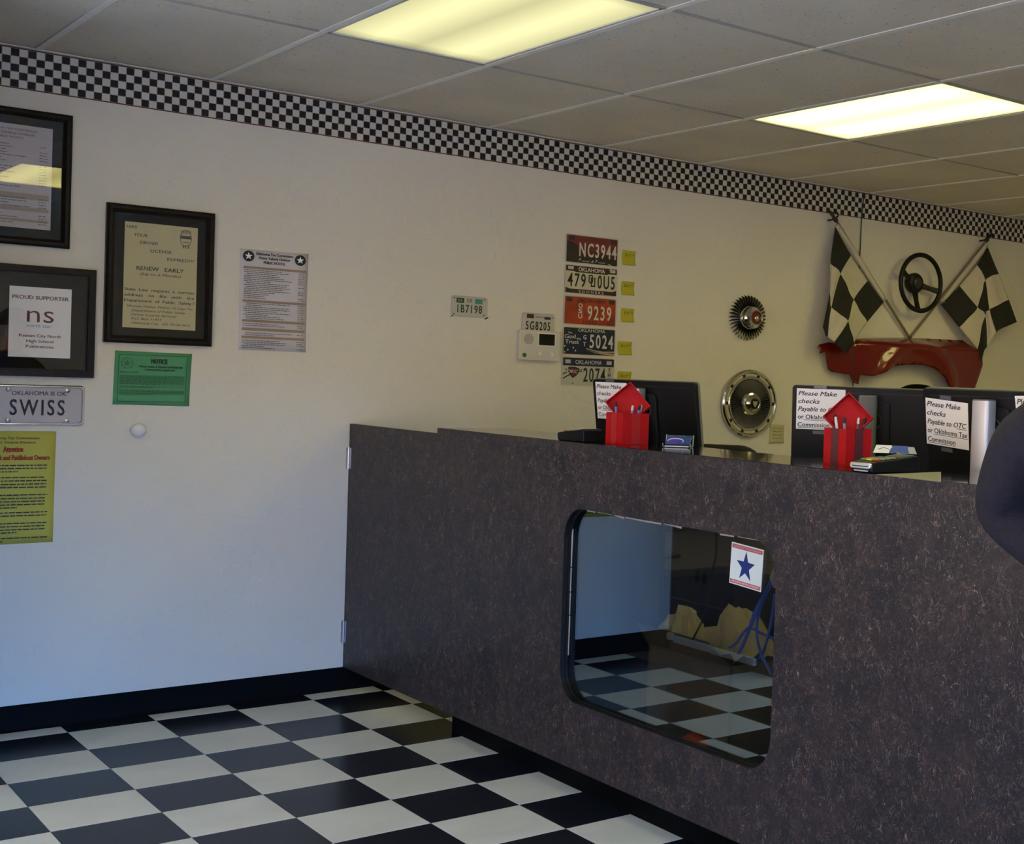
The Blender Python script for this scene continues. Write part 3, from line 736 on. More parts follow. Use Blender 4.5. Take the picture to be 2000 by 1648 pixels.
# --- loose notices
def sheet_on_wall(name, label, cat, corners, material, curl=.004, group=None, seed=1):
    """paper pinned to the wall, its edges lifting a little; corners = TL, TR, BR, BL as (x, z)"""
    n = 8; mb = MB(); rr = random.Random(seed); tl, tr, br, bl = [Vector(c) for c in corners]
    ph = rr.uniform(0, 6)
    for i in range(n + 1):
        for j in range(n + 1):
            s_, t_ = i / n, j / n; q = (tl * (1 - s_) + tr * s_) * (1 - t_) + (bl * (1 - s_) + br * s_) * t_
            lift = .001 + curl * (abs(s_ - .5) * 2) ** 3 * (abs(t_ - .5) * 2) ** 2
            mb.v.append(WALL(q.x, q.y, lift))
    for i in range(n):
        for j in range(n):
            k = i * (n + 1) + j; mb.f.append([k, k + n + 1, k + n + 2, k + 1]); mb.mi.append(0)
    o = build(name, mb, material, None, smooth=True, origin=WALL((bl.x + br.x) / 2, min(bl.y, br.y), .001)); so = o.modifiers.new('thick', 'SOLIDIFY'); so.thickness = .0003; so.offset = 0
    tag(o, label, cat, group); return o
LIFT = .0052
M_yel = mat('yellow_notice_paper', (.50, .46, .075), .8)
yn = sheet_on_wall('paper_notice', 'yellow paper notice for kayak and paddleboat owners below the SWISS plate', 'notice', ((-.013, 1.152), (.266, 1.150), (.264, .722), (-.013, .719)), M_yel, .003, 'paper notices on the wall', 2)
M_yred = mat('red_heading_ink', (.33, .02, .008), .7); YP = Pl((0, -LIFT, 0), (1, 0, 0), (0, 0, 1))
text_part(yn, M_ink, YP, 'Oklahoma Tax Commission', .126, 1.120, .010, .17, align='C', bold=.012)
text_part(yn, M_ink, YP, 'Motor Vehicle Division', .126, 1.1035, .010, .145, align='C', bold=.012)
text_part(yn, M_yred, YP, 'Attention', .127, 1.072, .022, .062, align='C', bold=.035)
text_part(yn, M_yred, YP, 'Canoe, Kayak and Paddleboat Owners', .126, 1.041, .019, .240, align='C', bold=.03)
def kay(m):
    rr = random.Random(11)
    for z in [1.018, 1.006, .994] + [.972, .959, .946, .934] + [.905, .892, .880, .868, .857] + [.838, .826] + [.797, .785, .773, .762]:
        dashes(m, YP, .004, .244 - (.1 if z in (.994, .857, .762) else rr.uniform(0, .012)), z, .0042, .0003, .016, .003, seed=z)
    for z, e in ((.797 - .056, .244), (.729 + .0, .10)): dashes(m, YP, .004, e, z, .0042, .0003, .016, .003, seed=z)
fine(part('fine_print', M_ink, yn, kay))
gn = sheet_on_wall('paper_notice', 'green NOTICE sheet under the yellow framed notice', 'notice', ((.460, 1.472), (.7385, 1.4695), (.7325, 1.2545), (.4555, 1.2585)), mat('green_notice_paper', (.085, .315, .145), .8), .004, 'paper notices on the wall', 3)
M_green_ink = mat('green_grey_ink', (.03, .10, .05), .8)
for q in (rect(.473, .7215, 1.4565, 1.458), rect(.470, .717, 1.2705, 1.272)): part('border_rule', M_ink, gn, lambda m: m.flat(YP, q, .0002))
for q in ([(.473, 1.458), (.4745, 1.458), (.4715, 1.271), (.470, 1.271)], [(.720, 1.457), (.7215, 1.457), (.717, 1.271), (.7155, 1.271)]): part('border_rule', M_ink, gn, lambda m: m.flat(YP, q, .0002))
text_part(gn, M_ink, YP, 'NOTICE', .6185, 1.4255, .0185, .058, .0004, align='C', bold=.04)
text_part(gn, M_ink, YP, 'Owner, Lessee or Operator of Vehicle with', .625, 1.4085, .0085, .158, .0004, align='C', bold=.035)
text_part(gn, M_ink, YP, 'Communication Impairment', .622, 1.3965, .0085, .110, .0004, align='C', bold=.035)
def seal_ring(m):
    o1, o2, o3 = disc(.503, 1.4235, .0215), disc(.503, 1.4235, .0200), star_pts(.503, 1.4235, .015, .007)
    n = len(o1)
    for i in range(n): m.flat(YP, [o1[i], o1[(i + 1) % n], o2[(i + 1) % n], o2[i]], .0003)
    for i in range(10): m.flat(YP, [o3[i], o3[(i + 1) % 10], (.503, 1.4235)], .0003) if i % 2 else None
    for i in range(16): t_ = 2 * math.pi * i / 16; m.flat(YP, disc(.503 + .0175 * math.cos(t_), 1.4235 + .0175 * math.sin(t_), .0012, 6), .0003)
fine(part('round_seal', M_green_ink, gn, seal_ring))
def green_lines(m):
    dashes(m, YP, .478, .545, 1.3865, .0032, .0003, .03, .003)
    for z in [1.3735 - i * .0042 for i in range(9)] + [1.3305, 1.3255] + [1.315 - i * .0042 for i in range(5)]:
        dashes(m, YP, .477, .712 if abs(z - 1.2982) > .001 and abs(z - 1.3255) > .001 else .60, z, .0019, .0003, .014, .002, seed=z)
fine(part('fine_print', M_green_ink, gn, green_lines))
wn = sheet_on_wall('paper_notice', 'tall white PUBLIC NOTICE price sheet with two star seals, between frames and counter', 'notice', ((.913, 1.9205), (1.1895, 1.9225), (1.1890, 1.497), (.9175, 1.4955)), mat('lilac_white_paper', (.60, .57, .58), .7), .003, 'paper notices on the wall', 4)
for s_, z, wd in (('Oklahoma Tax Commission', 1.8995, .150), ('Motor Vehicle Division', 1.8825, .126), ('PUBLIC NOTICE', 1.8640, .086)): text_part(wn, M_ink, YP, s_, 1.050, z, .0115, wd, .0003, align='C', bold=.03)
for a in (.946, 1.156):
    s_ = part('seal', M_ink, wn, lambda m: m.flat(YP, disc(a, 1.8915, .023), .0003))
    part('star', M_paper, s_, lambda m: m.flat(YP, star_pts(a, 1.8915, .0165, .0065), .0005))
M_brown_band = mat('brown_band', (.33, .24, .17), .8)
for z0, z1 in ((1.8395, 1.8490), (1.6985, 1.7085), (1.6150, 1.6255), (1.5790, 1.5905), (1.5455, 1.5560)): part('brown_band', M_brown_band, wn, lambda m: m.prism(YP, rrect(.926, 1.182, z0, z1, .004, 3), .0001, .0003))
def white_lines(m):
    rr = random.Random(9)
    z = 1.8325
    while z > 1.500:
        if not any(a - .006 < z < b + .002 for a, b in ((1.8395, 1.8490), (1.6985, 1.7085), (1.6150, 1.6255), (1.5790, 1.5905), (1.5455, 1.5560))):
            dashes(m, YP, .930 + rr.choice((0, 0, .01)), .93 + .25 * rr.uniform(.3, .8), z, .0026, .0003, .012, .0022, seed=z)
            if rr.random() < .8: dashes(m, YP, 1.150, 1.176, z, .0026, .0003, .008, .003, seed=z + 1)
        z -= .0078
fine(part('fine_print', M_grey_ink, wn, white_lines))
# --- door bumper
bp = thing('door_bumper', WALL(.546, 1.127), 'white round door bumper on the wall below the green notice', 'door bumper')
part('base', M_white, bp, lambda m: m.lathe(WALL, .546, 1.156, [(.0001, .001), (.020, .001), (.020, .006)], 28), smooth=True)
part('dome', mat('white_bumper_rubber', (.80, .80, .80), .3), bp, lambda m: m.lathe(WALL, .546, 1.156, [(.020, .004)] + [(.0275 * math.cos(t), .018 + .026 * math.sin(t)) for t in [R(-30 + 120 * i / 12) for i in range(13)]], 32), smooth=True)
# --- motorcycle plates
M_alu = mat('plate_white_reflective', (.50, .47, .41), .35)
def holes(parent, pts, c=.0034):
    for a, b in pts: part('mounting_hole', M_black, parent, lambda m: m.flat(WALL, disc(a, b, .0032, 10), c))
def base_plate(t, a0, a1, b0, b1, material, r=.012, rim=None, c=.002):
    p = part('plate', material, t, lambda m: m.prism(WALL, rrect(a0, a1, b0, b1, r), c, c + .0012))
    if rim:
        def rimf(m):
            n = len(rrect(a0, a1, b0, b1, r)); R_ = [(rrect(a0, a1, b0, b1, r), c), (rrect(a0, a1, b0, b1, r), c + .0022), (rrect(a0 + .004, a1 - .004, b0 + .004, b1 - .004, r - .003), c + .0022), (rrect(a0 + .0055, a1 - .0055, b0 + .0055, b1 - .0055, r - .004), c + .0012)]
            m.add([WALL(a, b, cc) for ring, cc in R_ for a, b in ring], [(q * n + i, q * n + (i + 1) % n, (q + 1) * n + (i + 1) % n, (q + 1) * n + i) for q in range(3) for i in range(n)])
        part('rim', rim, t, rimf, smooth=30)
    return p
mo = thing('license_plate', WALL(1.931, 1.693), 'small green-lettered motorcycle plate alone on the wall, reading 1B7198', 'license plate', 'license plates on the wall')
base_plate(mo, 1.841, 2.0225, 1.695, 1.795, M_alu, .014, M_alu)
M_gink = mat('dark_green_ink', (.008, .05, .03), .5)
embossed(mo, M_gink, '1B7198', 1.872, 1.995, 1.715, 1.7535, .0034, .012)
embossed(mo, M_gink, 'OK', 1.918, 1.946, 1.765, 1.783, .0034, .0, .0006, 'lettering')
part('month_sticker', M_gink, mo, lambda m: m.flat(WALL, rect(1.867, 1.905, 1.761, 1.784), .0036))
part('year_sticker', mat('teal_sticker', (.05, .25, .20), .5), mo, lambda m: m.flat(WALL, rect(1.960, 1.997, 1.761, 1.784), .0036))
text_part(mo, M_alu, WALL, 'JUL', 1.886, 1.768, .010, .024, .0039, align='C')
holes(mo, ((1.857, 1.783), (2.005, 1.783), (2.005, 1.709), (1.857, 1.709)))
for a, s_ in ((1.842, -1), (2.018, 1)): part('corner_tape', M_black, mo, lambda m: m.prism(WALL, [(a - .004, 1.690), (a + .008, 1.697), (a + .012, 1.703), (a + .009, 1.704)] if s_ < 0 else [(a + .012, 1.699), (a - .004, 1.690), (a - .010, 1.692), (a + .006, 1.702)], .001, .0045))
m2 = thing('license_plate', WALL(2.289, 1.64), 'small white motorcycle plate reading 5G8205 tucked behind the wall keypad', 'license plate', 'license plates on the wall')
base_plate(m2, 2.202, 2.379, 1.640, 1.739, M_alu, .014, M_alu)
embossed(m2, M_ink, '5G8205', 2.224, 2.355, 1.655, 1.697, .0034, .012)
part('month_sticker', mat('maroon_sticker', (.06, .01, .015), .5), m2, lambda m: m.flat(WALL, rect(2.228, 2.266, 1.711, 1.732), .0036))
part('year_sticker', M_ink, m2, lambda m: m.flat(WALL, rect(2.322, 2.356, 1.709, 1.722), .0036))
text_part(m2, M_ink, WALL, 'Oklahoma', 2.295, 1.7155, .009, .044, .0036, align='C', bold=.01)
holes(m2, ((2.365, 1.719),))
# --- alarm keypad
kp = thing('alarm_keypad', WALL(2.305, 1.506), 'white wall keypad with dark screen below the 5G8205 plate', 'keypad')
part('case', mat('keypad_white', (.60, .57, .52), .4), kp, lambda m: m.prism(WALL, rrect(2.180, 2.398, 1.506, 1.652, .008), 0, .030), bevel=.003)
part('screen_bezel', M_white, kp, lambda m: m.prism(WALL, rrect(2.277, 2.372, 1.577, 1.642, .003, 2), .030, .0312))
part('screen', mat('dark_screen', (.006, .006, .005), .15), kp, lambda m: m.flat(WALL, rect(2.282, 2.367, 1.582, 1.637), .0318))
part('speaker_grille', mat('grille_grey', (.40, .37, .34), .6), kp, lambda m: m.prism(WALL, disc(2.228, 1.608, .026), .030, .0306))
for a, b, mt in ((2.207, 1.530, mat('green_button', (.02, .09, .03), .3)), (2.288, 1.539, M_white), (2.354, 1.537, M_white)):
    part('button', mt, kp, lambda m: m.lathe(WALL, a, b, [(.0105, .030), (.0105, .0325), (.008, .0335), (.0001, .0335)], 20), smooth=True)

# --- column of Oklahoma plates
PX0, PX1 = 2.4265, 2.7275
def plate_thing(z0, z1, label): return thing('license_plate', WALL(2.577, z0), label, 'license plate', 'license plates on the wall')
def stickers(t, ca, cb, b0, b1, material, lines=None):
    for a in (ca, cb):
        s_ = part('sticker', material, t, lambda m: m.flat(WALL, rect(a - .015, a + .015, b0, b1), .0040))
        if lines:
            for q in (.3, .62): part('sticker_line', lines, s_, lambda m: m.flat(WALL, rect(a - .010, a + .010, b0 + (b1 - b0) * q, b0 + (b1 - b0) * q + .0022), .0042))
M_pale = mat('plate_pale_rim', (.56, .52, .45), .35)
M_cream = mat('plate_cream_ink', (.66, .58, .50), .4)
M_sil_ink = mat('plate_silver_ink', (.58, .58, .58), .4)
# 1 red to black
z0, z1 = 2.0005, 2.1465
t = plate_thing(z0, z1, 'red and black plate reading NC3944, topmost of the plate column')
base_plate(t, PX0, PX1, z0, z1, two_tone('red_black_print', 2, .03, .10, (.008, .004, .006), (.16, .008, .016)), .010, M_pale)
embossed(t, M_cream, 'NC3944', 2.503, 2.716, 2.037, 2.108, .0034, .016)
text_part(t, mat('faint_maroon_ink', (.05, .005, .012), .5), WALL, 'OKLAHOMA', 2.577, 2.118, .015, .15, .0036, align='C')
stickers(t, 2.459, 2.699, 2.117, 2.135, M_ink, mat('dull_green_ink', (.05, .07, .05), .6))
def bison(m): m.flat(WALL, [(2.432, 2.108), (2.452, 2.112), (2.470, 2.104), (2.490, 2.094), (2.497, 2.075), (2.495, 2.045), (2.480, 2.040), (2.470, 2.055), (2.455, 2.042), (2.440, 2.048), (2.432, 2.060)], .0038)
part('bison_print', mat('bison_ink', (.014, .009, .011), .5), t, bison)
def scribble(m):
    text = []
    write(m, WALL, 'P', 2.500, 2.0125, .017, .014, .0038, shear=.4); write(m, WALL, '&', 2.572, 2.011, .014, .014, .0038, shear=.4); write(m, WALL, 'P', 2.594, 2.0125, .017, .014, .0038, shear=.4)
    for a0, a1 in ((2.518, 2.562), (2.612, 2.652)):
        q = [WALL(a0 + (a1 - a0) * i / 24, 2.0155 + .003 * math.sin(i * 1.7), .0042) for i in range(25)]; m.tube(q, .0008, 4)
fine(part('script_lettering', M_sil_ink, t, scribble))
holes(t, ((2.44, 2.013),), .0036)
# 2 crimson and cream
z0, z1 = 1.848, 1.994
t = plate_thing(z0, z1, 'cream and crimson university plate reading 479 OU5, second in the plate column')
M_crim = mat('crimson_black_ink', (.030, .004, .008), .4)
base_plate(t, PX0, PX1, z0, z1, mat('plate_cream', (.56, .52, .37), .35), .010, M_pale)
part('header_band', M_crim, t, lambda m: m.flat(WALL, [(2.432, 1.989), (2.722, 1.989), (2.722, 1.962), (2.680, 1.962), (2.664, 1.957), (2.490, 1.957), (2.474, 1.962), (2.432, 1.962)], .0036))
part('footer_band', M_crim, t, lambda m: m.flat(WALL, [(2.432, 1.853), (2.722, 1.853), (2.722, 1.880), (2.700, 1.873), (2.454, 1.873), (2.432, 1.880)], .0036))
text_part(t, M_cream, WALL, 'OKLAHOMA', 2.577, 1.9635, .021, .150, .0042, align='C', bold=.02)
text_part(t, M_cream, WALL, 'SOONERS', 2.577, 1.857, .012, .140, .0042, align='C', bold=.02, spacing=1.6)
embossed(t, M_ink, '479', 2.443, 2.544, 1.884, 1.952, .0034, .012); embossed(t, M_ink, '0U5', 2.612, 2.711, 1.884, 1.952, .0034, .012)
def ou(m):
    o1 = rrect(2.560, 2.586, 1.908, 1.950, .008, 4); o2 = rrect(2.566, 2.580, 1.914, 1.944, .005, 4); n = len(o1)
    for i in range(n): m.flat(WALL, [o1[i], o1[(i + 1) % n], o2[(i + 1) % n], o2[i]], .0038)
    for q in (rect(2.573, 2.580, 1.896, 1.936), rect(2.592, 2.599, 1.896, 1.936), rect(2.573, 2.599, 1.890, 1.897), rect(2.570, 2.584, 1.932, 1.937), rect(2.588, 2.602, 1.932, 1.937)): m.flat(WALL, q, .0040)
part('monogram', M_crim, t, ou)
stickers(t, 2.459, 2.698, 1.970, 1.985, M_cream, mat('tan_ink', (.30, .20, .12), .6))
part('wire_loop', M_white, t, lambda m: m.tube(crv([WALL(2.668, 2.012, .005), WALL(2.684, 2.004, .012), WALL(2.688, 1.992, .012), WALL(2.676, 1.982, .006)], 6), .0016, 6), smooth=True)
# 3 orange
z0, z1 = 1.692, 1.840
t = plate_thing(z0, z1, 'orange university plate reading OSU 9239, middle of the plate column')
base_plate(t, PX0, PX1, z0, z1, mat('orange_print', (.42, .040, .008), .35, noise=(14, (.20, .018, .008), .16)), .010, M_pale)
embossed(t, M_cream, '9239', 2.560, 2.697, 1.722, 1.795, .0034, .014)
for q, b in zip('OSU', (1.780, 1.753, 1.727)): embossed(t, M_cream, q, 2.508, 2.531, b, b + .023, .0034, .02)
text_part(t, M_ink, WALL, 'OKLAHOMA', 2.582, 1.809, .0165, .160, .0036, align='C', shear=.2, bold=.012)
text_part(t, M_ink, WALL, 'STATE', 2.575, 1.7005, .0155, .082, .0036, align='C', shear=.2, bold=.02)
stickers(t, 2.457, 2.698, 1.809, 1.828, M_ink, mat('dull_green_ink', (.05, .07, .05), .6))
# 4 blue flag
z0, z1 = 1.5405, 1.684
t = plate_thing(z0, z1, 'dark blue flag plate reading In God We Trust and 5024, fourth in the plate column')
M_navy = mat('navy_print', (.006, .010, .048), .35, noise=(10, (.003, .004, .018), .25))
base_plate(t, PX0, PX1, z0, z1, M_navy, .010, M_pale)
embossed(t, M_sil_ink, '5024', 2.578, 2.713, 1.580, 1.650, .0034, .014)
for q, b in zip('GT', (1.623, 1.588)): embossed(t, M_sil_ink, q, 2.541, 2.558, b, b + .022, .0034, .012)
text_part(t, M_sil_ink, WALL, 'OKLAHOMA', 2.588, 1.6605, .017, .155, .0036, align='C', bold=.012)
for s_, a, b, h, wd in (('In', 2.458, 1.649, .010, .020), ('God', 2.437, 1.625, .021, .060), ('We', 2.502, 1.618, .012, .026), ('Trust', 2.440, 1.599, .020, .077)): text_part(t, M_sil_ink, WALL, s_, a, b, h, wd, .0036, bold=.02)
part('red_stripe', mat('flag_red', (.09, .008, .012), .4), t, lambda m: m.flat(WALL, [(2.528, 1.585), (2.570, 1.584), (2.620, 1.575), (2.722, 1.571), (2.722, 1.583), (2.600, 1.580)], .0031))
part('red_stripe', mat('flag_red', (.09, .008, .012), .4), t, lambda m: m.flat(WALL, [(2.530, 1.560), (2.600, 1.558), (2.700, 1.545), (2.560, 1.546), (2.530, 1.548)], .0031))
for q in ([(2.560, 1.580), (2.600, 1.572), (2.660, 1.566), (2.722, 1.569), (2.722, 1.560), (2.640, 1.559), (2.560, 1.574)], [(2.556, 1.569), (2.620, 1.556), (2.690, 1.548), (2.722, 1.546), (2.722, 1.556), (2.620, 1.560)]):
    part('pale_stripe', mat('flag_tan', (.40, .31, .22), .4), t, lambda m: m.flat(WALL, q, .0035))
for a, b in ((2.439, 1.585), (2.456, 1.567), (2.486, 1.578), (2.499, 1.564), (2.438, 1.556)): part('small_star', M_sil_ink, t, lambda m: m.flat(WALL, star_pts(a, b, .0062, .003, 70), .0036))
for a in (2.455, 2.700): part('slot_line', M_grey_ink, t, lambda m: m.flat(WALL, rect(a - .010, a + .010, 1.668, 1.670), .0036))
# 5 basketball plate
z0, z1 = 1.387, 1.533
t = plate_thing(z0, z1, 'white and blue basketball plate reading 2074, lowest of the column behind the monitor')
base_plate(t, PX0, PX1, z0, z1, mat('plate_grey_white', (.46, .46, .38), .35), .010, M_pale)
part('header_band', mat('blue_band', (.008, .014, .060), .35), t, lambda m: m.flat(WALL, rect(2.432, 2.722, 1.488, 1.528), .0036))
text_part(t, M_sil_ink, WALL, 'OKLAHOMA', 2.576, 1.498, .021, .150, .0042, align='C', bold=.012)
stickers(t, 2.459, 2.694, 1.499, 1.518, mat('pale_grey_sticker', (.42, .43, .43), .5))
embossed(t, M_ink, '2074', 2.548, 2.673, 1.408, 1.480, .0034, .012)
for q, b in zip('THU', (1.462, 1.438, 1.414)): embossed(t, M_ink, q, 2.689, 2.704, b, b + .019, .0034, .012)
lg = part('shield_logo', M_ink, t, lambda m: m.flat(WALL, [(2.462, 1.481), (2.497, 1.483), (2.524, 1.476), (2.522, 1.455), (2.508, 1.438), (2.489, 1.426), (2.473, 1.440), (2.463, 1.460)], .0036))
part('shield_fill', mat('dark_red_logo', (.10, .012, .014), .4), lg, lambda m: m.flat(WALL, [(2.467, 1.477), (2.497, 1.479), (2.518, 1.473), (2.516, 1.457), (2.504, 1.442), (2.489, 1.431), (2.477, 1.443), (2.468, 1.460)], .0039))
text_part(lg, M_sil_ink, WALL, 'OKC', 2.456, 1.452, .017, .060, .0043, bold=.03, shear=.3)
for q in ([(2.432, 1.448), (2.470, 1.462), (2.470, 1.458), (2.432, 1.442)], [(2.432, 1.425), (2.476, 1.450), (2.478, 1.444), (2.434, 1.420)], [(2.518, 1.470), (2.543, 1.472), (2.543, 1.468), (2.518, 1.466)], [(2.514, 1.461), (2.541, 1.464), (2.541, 1.460), (2.512, 1.456)], [(2.448, 1.476), (2.460, 1.462), (2.457, 1.460), (2.447, 1.470)]):
    part('logo_streak', M_ink, lg, lambda m: m.flat(WALL, q, .0036))
holes(t, ((2.489, 1.400),), .0034)
# --- sticky notes with prices
notes = [(2.749, 2.831, 2.016, 2.093, '$35.00', 'topmost yellow sticky price note, beside the red plate'), (2.751, 2.829, 1.862, 1.934, '$35.00', 'yellow sticky price note beside the cream 479 OU5 plate'),
         (2.754, 2.832, 1.723, 1.795, '$35.00', 'yellow sticky price note beside the orange plate'), (2.742, 2.826, 1.553, 1.624, '$15.00', 'yellow sticky price note beside the blue flag plate'), (2.745, 2.829, 1.396, 1.469, '$15.00', 'lowest yellow sticky price note, half hidden by the monitor')]
for i, (a0, a1, b0, b1, s_, lab) in enumerate(notes):
    o = sheet_on_wall('sticky_note', lab, 'sticky note', ((a0, b1), (a1 - .003, b1), (a1, b0 + .002), (a0 + .002, b0)), M_postit, .008, 'sticky price notes beside the plates', 20 + i)
    P = Pl((0, -.0025, 0), (1, 0, 0), (0, 0, 1)).moved((a0 + a1) / 2, b1 - .030, 0, R(-6))
    text_part(o, mat('pencil_green', (.10, .10, .02), .7), P, s_[:3], -.006, 0, .014, .034, .0006, name='handwriting', align='C', shear=.2); text_part(o, mat('pencil_green', (.10, .10, .02), .7), P, s_[4:], .022, .010, .007, .016, .0006, name='handwriting', align='C')
nt = sheet_on_wall('torn_note', 'small pale handwritten note on the wall right of the chrome hubcap', 'note', ((3.752, 1.205), (3.850, 1.200), (3.853, 1.095), (3.748, 1.093)), mat('pale_olive_paper', (.52, .47, .26), .8), .006, None, 31)
fine(part('handwriting', mat('pencil_olive', (.25, .22, .12), .8), nt, lambda m: [dashes(m, YP, 3.770, 3.838, z, .004, .0002, .02, .006, seed=z) for z in (1.18, 1.16, 1.14, 1.12)]))

# --- finned spinner
tb = thing('finned_spinner', WALL(3.575, 1.672), 'dark finned wheel spinner with a chrome cone and red centre on the wall', 'wheel spinner')
M_fin = mat('fin_metal', (.10, .095, .085), .28, .9)
CA, CB = 3.562, 1.795
NF = 36
fin0 = None
for i in range(NF):
    t_ = 2 * math.pi * i / NF; P = WALL.moved(CA, CB, 0, t_)
    def fin(m, P=P):
        m.add([P(.045, -.004, .006), P(.128, .002, .004), P(.128, .0035, .006), P(.045, .004, .020), P(.045, -.0035, .008), P(.112, -.008, .020), P(.118, -.002, .022), P(.045, .003, .034)],
              [(0, 1, 2, 3), (4, 7, 6, 5), (0, 4, 5, 1), (1, 5, 6, 2), (2, 6, 7, 3), (3, 7, 4, 0)])
    part('fin', M_fin, tb, fin)
part('hub_cone', M_chrome, tb, lambda m: m.lathe(WALL, CA, CB, [(.0001, .004), (.066, .004), (.068, .014), (.066, .034), (.061, .040), (.060, .060), (.050, .072), (.044, .086), (.041, .092), (.036, .090)], 40), smooth=35)
part('centre_badge', mat('badge_red', (.13, .012, .008), .25), tb, lambda m: m.lathe(WALL, CA, CB, [(.037, .088), (.030, .080), (.012, .078), (.0001, .078)], 32), smooth=35)
part('centre_emblem', M_chrome, tb, lambda m: m.lathe(WALL, CA + .006, CB - .004, [(.017, .078), (.015, .087), (.008, .091), (.0001, .092)], 20), smooth=40)
# --- chrome hubcap
def hubcap(ca, cb, label, rad=.191):
    hb = thing('hubcap', WALL(ca, cb - rad), label, 'hubcap', 'hubcaps on the wall'); k = rad / .191
    L = lambda m, prof, seg=64: m.lathe(WALL, ca, cb, [(r_ * k, c) for r_, c in prof], seg)
    part('outer_ring', M_chrome, hb, lambda m: L(m, [(.186, .004), (.191, .012), (.189, .022), (.181, .030), (.174, .030), (.168, .024), (.150, .022), (.146, .027), (.140, .027), (.136, .018), (.134, .010)]), smooth=30)
    for i in range(10):
        t0 = 2 * math.pi * (i + .13) / 10; t1 = 2 * math.pi * (i + .87) / 10
        pts = [(ca + .1655 * k * math.cos(t0 + (t1 - t0) * j / 8), cb + .1655 * k * math.sin(t0 + (t1 - t0) * j / 8)) for j in range(9)] + [(ca + .1545 * k * math.cos(t1 - (t1 - t0) * j / 8), cb + .1545 * k * math.sin(t1 - (t1 - t0) * j / 8)) for j in range(9)]
        part('slot', mat('slot_pale', (.50, .46, .30), .5), hb, lambda m: m.prism(WALL, pts, .0225, .0245))
    for i in range(10):
        t_ = 2 * math.pi * i / 10
        part('slot_gap', M_black, hb, lambda m: m.prism(WALL.moved(ca, cb, 0, t_), rrect(.153 * k, .167 * k, -.008, .008, .002, 2), .0225, .0240))
    part('dish', mat('dark_dish', (.008, .0075, .007), .6, 0., .1), hb, lambda m: L(m, [(.136, .012), (.120, .005), (.060, .006), (.058, .012)]), smooth=30)
    for i in range(60):
        t_ = 2 * math.pi * i / 60; P = WALL.moved(ca, cb, 0, t_)
        part('vane', mat('vane_steel', (.62, .60, .55), .30, .85), hb, lambda m: m.add([P(.066 * k, -.0016, .008), P(.134 * k, -.0036, .010), P(.134 * k, .0004, .024), P(.066 * k, .0004, .028), P(.134 * k, .0030, .010), P(.066 * k, .0020, .008)], [(0, 1, 2, 3), (3, 2, 4, 5), (0, 3, 5), (1, 4, 2)]))
    part('hub', M_chrome, hb, lambda m: L(m, [(.066, .008), (.066, .030), (.060, .040), (.050, .044), (.046, .052), (.038, .060), (.032, .066), (.029, .064)], 48), smooth=30)
    part('medallion', M_black, hb, lambda m: L(m, [(.030, .063), (.0001, .064)], 32))
    part('medallion_emblem', M_chrome, hb, lambda m: m.prism(WALL.moved(ca, cb, 0, 0), [(-.016, .014), (.016, .014), (.013, -.004), (0, -.020), (-.013, -.004)], .0645, .067))
    return hb
hubcap(3.590, 1.318, 'round chrome hubcap with radiating vanes on the wall below the spinner')
hubcap(6.075, 1.345, 'chrome hubcap at the far right edge, behind the dark sleeve')

# --- steering wheel
swc = (4.815, 2.088)
st = thing('steering_wheel', WALL(swc[0], swc[1] - .19), 'black three-spoke steering wheel hung between the crossed flags', 'steering wheel')
part('rim', M_black, st, lambda m: m.torus(WALL, swc[0], swc[1], .095, .172, .0145, 56, 14), smooth=True)
hubp = part('hub', M_black, st, lambda m: m.lathe(WALL, swc[0], swc[1], [(.0001, .0), (.05, .0), (.062, .02), (.064, .045), (.058, .058), (.040, .066), (.0001, .068)], 40), smooth=35)
part('horn_cap', mat('dark_grey_cap', (.02, .02, .02), .3), hubp, lambda m: m.lathe(WALL, swc[0], swc[1], [(.034, .064), (.032, .073), (.020, .078), (.0001, .079)], 28), smooth=35)
for ang in (158, -14, -94):
    P = WALL.moved(swc[0], swc[1], 0, R(ang))
    part('spoke', M_black, st, lambda m: m.add([P(.035, -.020, .030), P(.11, -.015, .058), P(.170, -.020, .086), P(.170, .020, .086), P(.11, .015, .058), P(.035, .020, .030),
        P(.035, -.020, .052), P(.11, -.013, .076), P(.170, -.017, .100), P(.170, .017, .100), P(.11, .013, .076), P(.035, .020, .052)],
        [(0, 1, 4, 5), (1, 2, 3, 4), (6, 11, 10, 7), (7, 10, 9, 8), (0, 6, 7, 1), (1, 7, 8, 2), (5, 4, 10, 11), (4, 3, 9, 10), (2, 8, 9, 3), (0, 5, 11, 6)]), bevel=.003)

